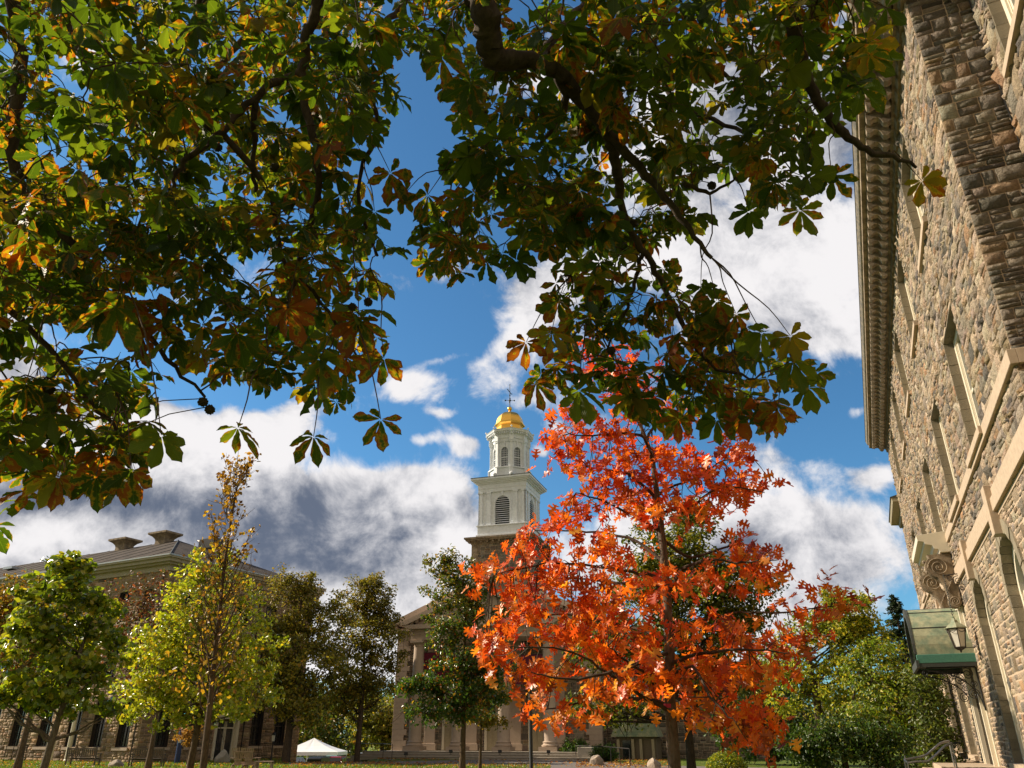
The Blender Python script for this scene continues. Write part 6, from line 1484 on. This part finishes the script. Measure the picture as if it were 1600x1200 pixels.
for tw in twigs:
    if tw[0] == 'w': q_ = tw[1]
    else: q_ = cq(tw[0], tw[1], tw[2])
    i = int(np.argmin(((bp_ - q_) ** 2).sum(1) + rng.uniform(0, .04, len(bp_)))); a = bp_[i]; L = np.linalg.norm(q_ - a)
    if tw[0] != 'w': bp_ = np.concatenate([bp_, [q_, (q_ + a) / 2]])
    if L > .12 and (tw[0] != 'w'):
        mid = (a + q_) / 2 + rng.normal(0, .05 * L + .01, 3) + (0, 0, .06 * L); tw_p.append(smoothpath([a, mid, q_], 3, .006)); tw_r.append(list(np.linspace(.0045 + .004 * min(L, 1.5), .0035, 7)))
    out_ = (q_ - a) / (L + 1e-6); k0 = random.uniform(0, 2 * pi)
    for j in range(tw[3]):
        an = k0 + 2 * pi * j / tw[3] + random.uniform(-.4, .4); side = np.array((cos(an), sin(an), -.25 + random.uniform(-.4, .3))); side /= np.linalg.norm(side)
        f_ = side * .8 + out_ * .5 + (0, 0, -.25); f_ /= np.linalg.norm(f_); sz_ = random.uniform(.085, .175) * (1.0 if tw[0] == 'w' or tw[2] < 7.2 else .9); pet = random.uniform(.09, .19)
        c_ = q_ + f_ * pet; tw_p.append(np.array([q_, (q_ + c_) / 2 + (0, 0, .012), c_])); tw_r.append([.0028, .0022, .0018])
        nn_ = np.array((0, -.15, 1.0)) * random.uniform(.5, 1) + rng.normal(0, .42, 3); fwd = f_ * .75 + np.array((0, 0, -.55)) + rng.normal(0, .2, 3)
        LC_.append(c_); LF_.append(fwd); LN_.append(nn_); LS_.append(sz_); LB_.append(0)
for (x, y, D_, r_) in HERO:
    c_ = cq(x, y, D_); view = -(at(x, y, D_) - np.array((0, 0, EYE))); view /= np.linalg.norm(view)
    i = int(np.argmin(((bp_ - (c_ + (0, 0, .45))) ** 2).sum(1))); a = bp_[i]
    if np.linalg.norm(a - c_) > (1.3 if y > 600 and x < 660 else .85): continue
    tip_ = c_ + (a - c_) / max(.2, np.linalg.norm(a - c_)) * .17 + (0, 0, .05); tw_p.append(smoothpath([a, (a + tip_) / 2 + rng.normal(0, .03, 3), tip_, c_], 3)); tw_r.append(list(np.linspace(.006, .002, 10)))
    nn_ = np.array((0, 0, .55)) - view * .75 + rng.normal(0, .18, 3); LC_.append(c_); LF_.append(np.array((rng.normal(0, .35), 0, -1.0))); LN_.append(nn_); LS_.append(r_ * D_ / 1290 * .95); LB_.append(1)
tubes_mesh('twigs', tw_p, tw_r, 'bark_brown', chest, 5)
LC_, LF_, LN_, LS_, LB_ = map(np.array, (LC_, LF_, LN_, LS_, LB_)); n = len(LC_)
N = LN_ / np.linalg.norm(LN_, axis=1)[:, None]; Fw = LF_ - N * (LF_ * N).sum(1)[:, None]; Fw /= np.linalg.norm(Fw, axis=1)[:, None]; Sd = np.cross(Fw, N)
nl = np.where(LB_ > 0, rng.choice([6, 7, 7], n), rng.choice([5, 6, 7, 7], n)); li = np.repeat(np.arange(n), nl); m = len(li); pos = np.concatenate([np.arange(k) for k in nl]); cnt = nl[li]
spread = R(250); ang = (pos / (cnt - 1) - .5) * spread + rng.normal(0, .10, m); rel = np.abs(pos / (cnt - 1) - .5) * 2
ln = LS_[li] * (1.08 - .45 * rel ** 1.5) * rng.uniform(.85, 1.12, m)
droop = rng.uniform(.05, .55, m)
D3 = Fw[li] * np.cos(ang)[:, None] + Sd[li] * np.sin(ang)[:, None]; D3 = D3 - N[li] * droop[:, None]; D3 /= np.linalg.norm(D3, axis=1)[:, None]
Nl = N[li] + rng.normal(0, .22, (m, 3)); Nl -= D3 * (Nl * D3).sum(1)[:, None]; Nl /= np.linalg.norm(Nl, axis=1)[:, None]; Bl = np.cross(D3, Nl)
ys_ = np.array([0, .06, .16, .28, .4, .52, .62, .72, .81, .89, .95, 1.0]); ws_ = np.array([.012, .03, .075, .125, .17, .212, .236, .242, .222, .165, .08, .0])
K = len(ys_); cols3 = np.array([-1, -.5, 0, .5, 1])
TX = (ws_[:, None] * cols3[None]).ravel(); TY = np.repeat(ys_, 5); UU = np.tile(cols3, K)
width = (np.where(LB_ > 0, rng.uniform(.68, 1.0, n), rng.uniform(.74, 1.18, n))[li] * rng.uniform(.88, 1.1, m))[:, None]; edgej = 1 + np.where(np.abs(UU)[None] == 1, rng.normal(0, .12, (m, K * 5)), 0)
TXm = TX[None] * width * edgej; TYm = TY[None] - np.where(np.abs(UU)[None] == 1, .035, 0) * (TY > .05) + rng.normal(0, .006, (m, K * 5))
curl = (rng.uniform(-.02, .75, n)[li] + rng.normal(0, .12, m))[:, None]; fold = rng.uniform(.0, .6, m)[:, None]; tw_ = rng.normal(0, .35, m)[:, None]; wav = rng.uniform(0, 2 * pi, m)[:, None]
Zm = fold * np.abs(TXm) - curl * TYm ** 2 * .6 + tw_ * TXm * TYm + .018 * np.sin(TYm * 22 + wav) * np.abs(UU)[None]
Lm = ln[:, None, None]
V = (LC_[li] + D3 * .008)[:, None] + Lm * (TXm[..., None] * Bl[:, None] + TYm[..., None] * D3[:, None] + Zm[..., None] * Nl[:, None])
ix = np.arange(K * 5).reshape(K, 5); qd = np.stack([ix[:-1, :-1], ix[:-1, 1:], ix[1:, 1:], ix[1:, :-1]], -1).reshape(-1, 4)
F = (qd[None] + (np.arange(m) * K * 5)[:, None, None]).reshape(-1, 4)
lcol = pick([((.034, .064, .009), 4), ((.050, .085, .011), 4), ((.08, .115, .014), 2), ((.15, .13, .018), 1)], n, .12)[li]
wl_ = LC_ + tb_; ru = rng.normal(0, .18, n) + .20 + np.where(np.linalg.norm(wl_ - np.array((0, 0, EYE)), axis=1) > 7.0, .08, 0) + np.where(LB_ > 0, .10, 0) + np.where(wl_[:, 2] < 4.3, .08, 0)
ru = ru[li] + rng.normal(0, .08, m)
me = np_mesh('leaves', V, [F], np.repeat(lcol, K * 5, 0), np.tile(np.stack([UU, TY], -1), (m, 1)), np.repeat(ru, K * 5)); lv = link('leaves', me, 'chestnut_leaf', chest); me.shade_smooth()
# spiny husks hanging in twos and threes
hb = [(340, 230, 5.2), (115, 185, 5.6), (325, 200, 5.3), (430, 262, 5.0), (113, 220, 5.4), (317, 628, 4.6), (328, 640, 4.6), (77, 608, 4.7), (82, 640, 4.7), (955, 548, 4.9), (935, 585, 4.9), (1112, 290, 5.1), (1117, 262, 5.1), (815, 183, 5.0), (575, 472, 4.9), (550, 480, 4.9), (990, 350, 5.2), (35, 272, 5.2)]
for (x, y, D_) in hb:
    c_ = cq(x, y, D_); bm = bmesh.new(); bmesh.ops.create_icosphere(bm, subdivisions=2, radius=.026)
    for f_ in list(bm.faces):
        if random.random() < .6:
            r_ = bmesh.ops.poke(bm, faces=[f_]); 
            for v in r_['verts']: v.co *= 1.28
    for v in bm.verts: v.co += Vector(c_)
    me = bpy.data.meshes.new('husk'); bm.to_mesh(me); bm.free(); link('husk', me, 'husk', chest)
    b = MB(); i = int(np.argmin(((bp_ - c_) ** 2).sum(1))); b.tube([c_ + (0, 0, .02), (c_ + bp_[i]) / 2 + (0, 0, .04), bp_[i]], .003, 4); b.build('stalk', 'bark_brown', chest)
print('chestnut leaves', n, 'leaflets', m)
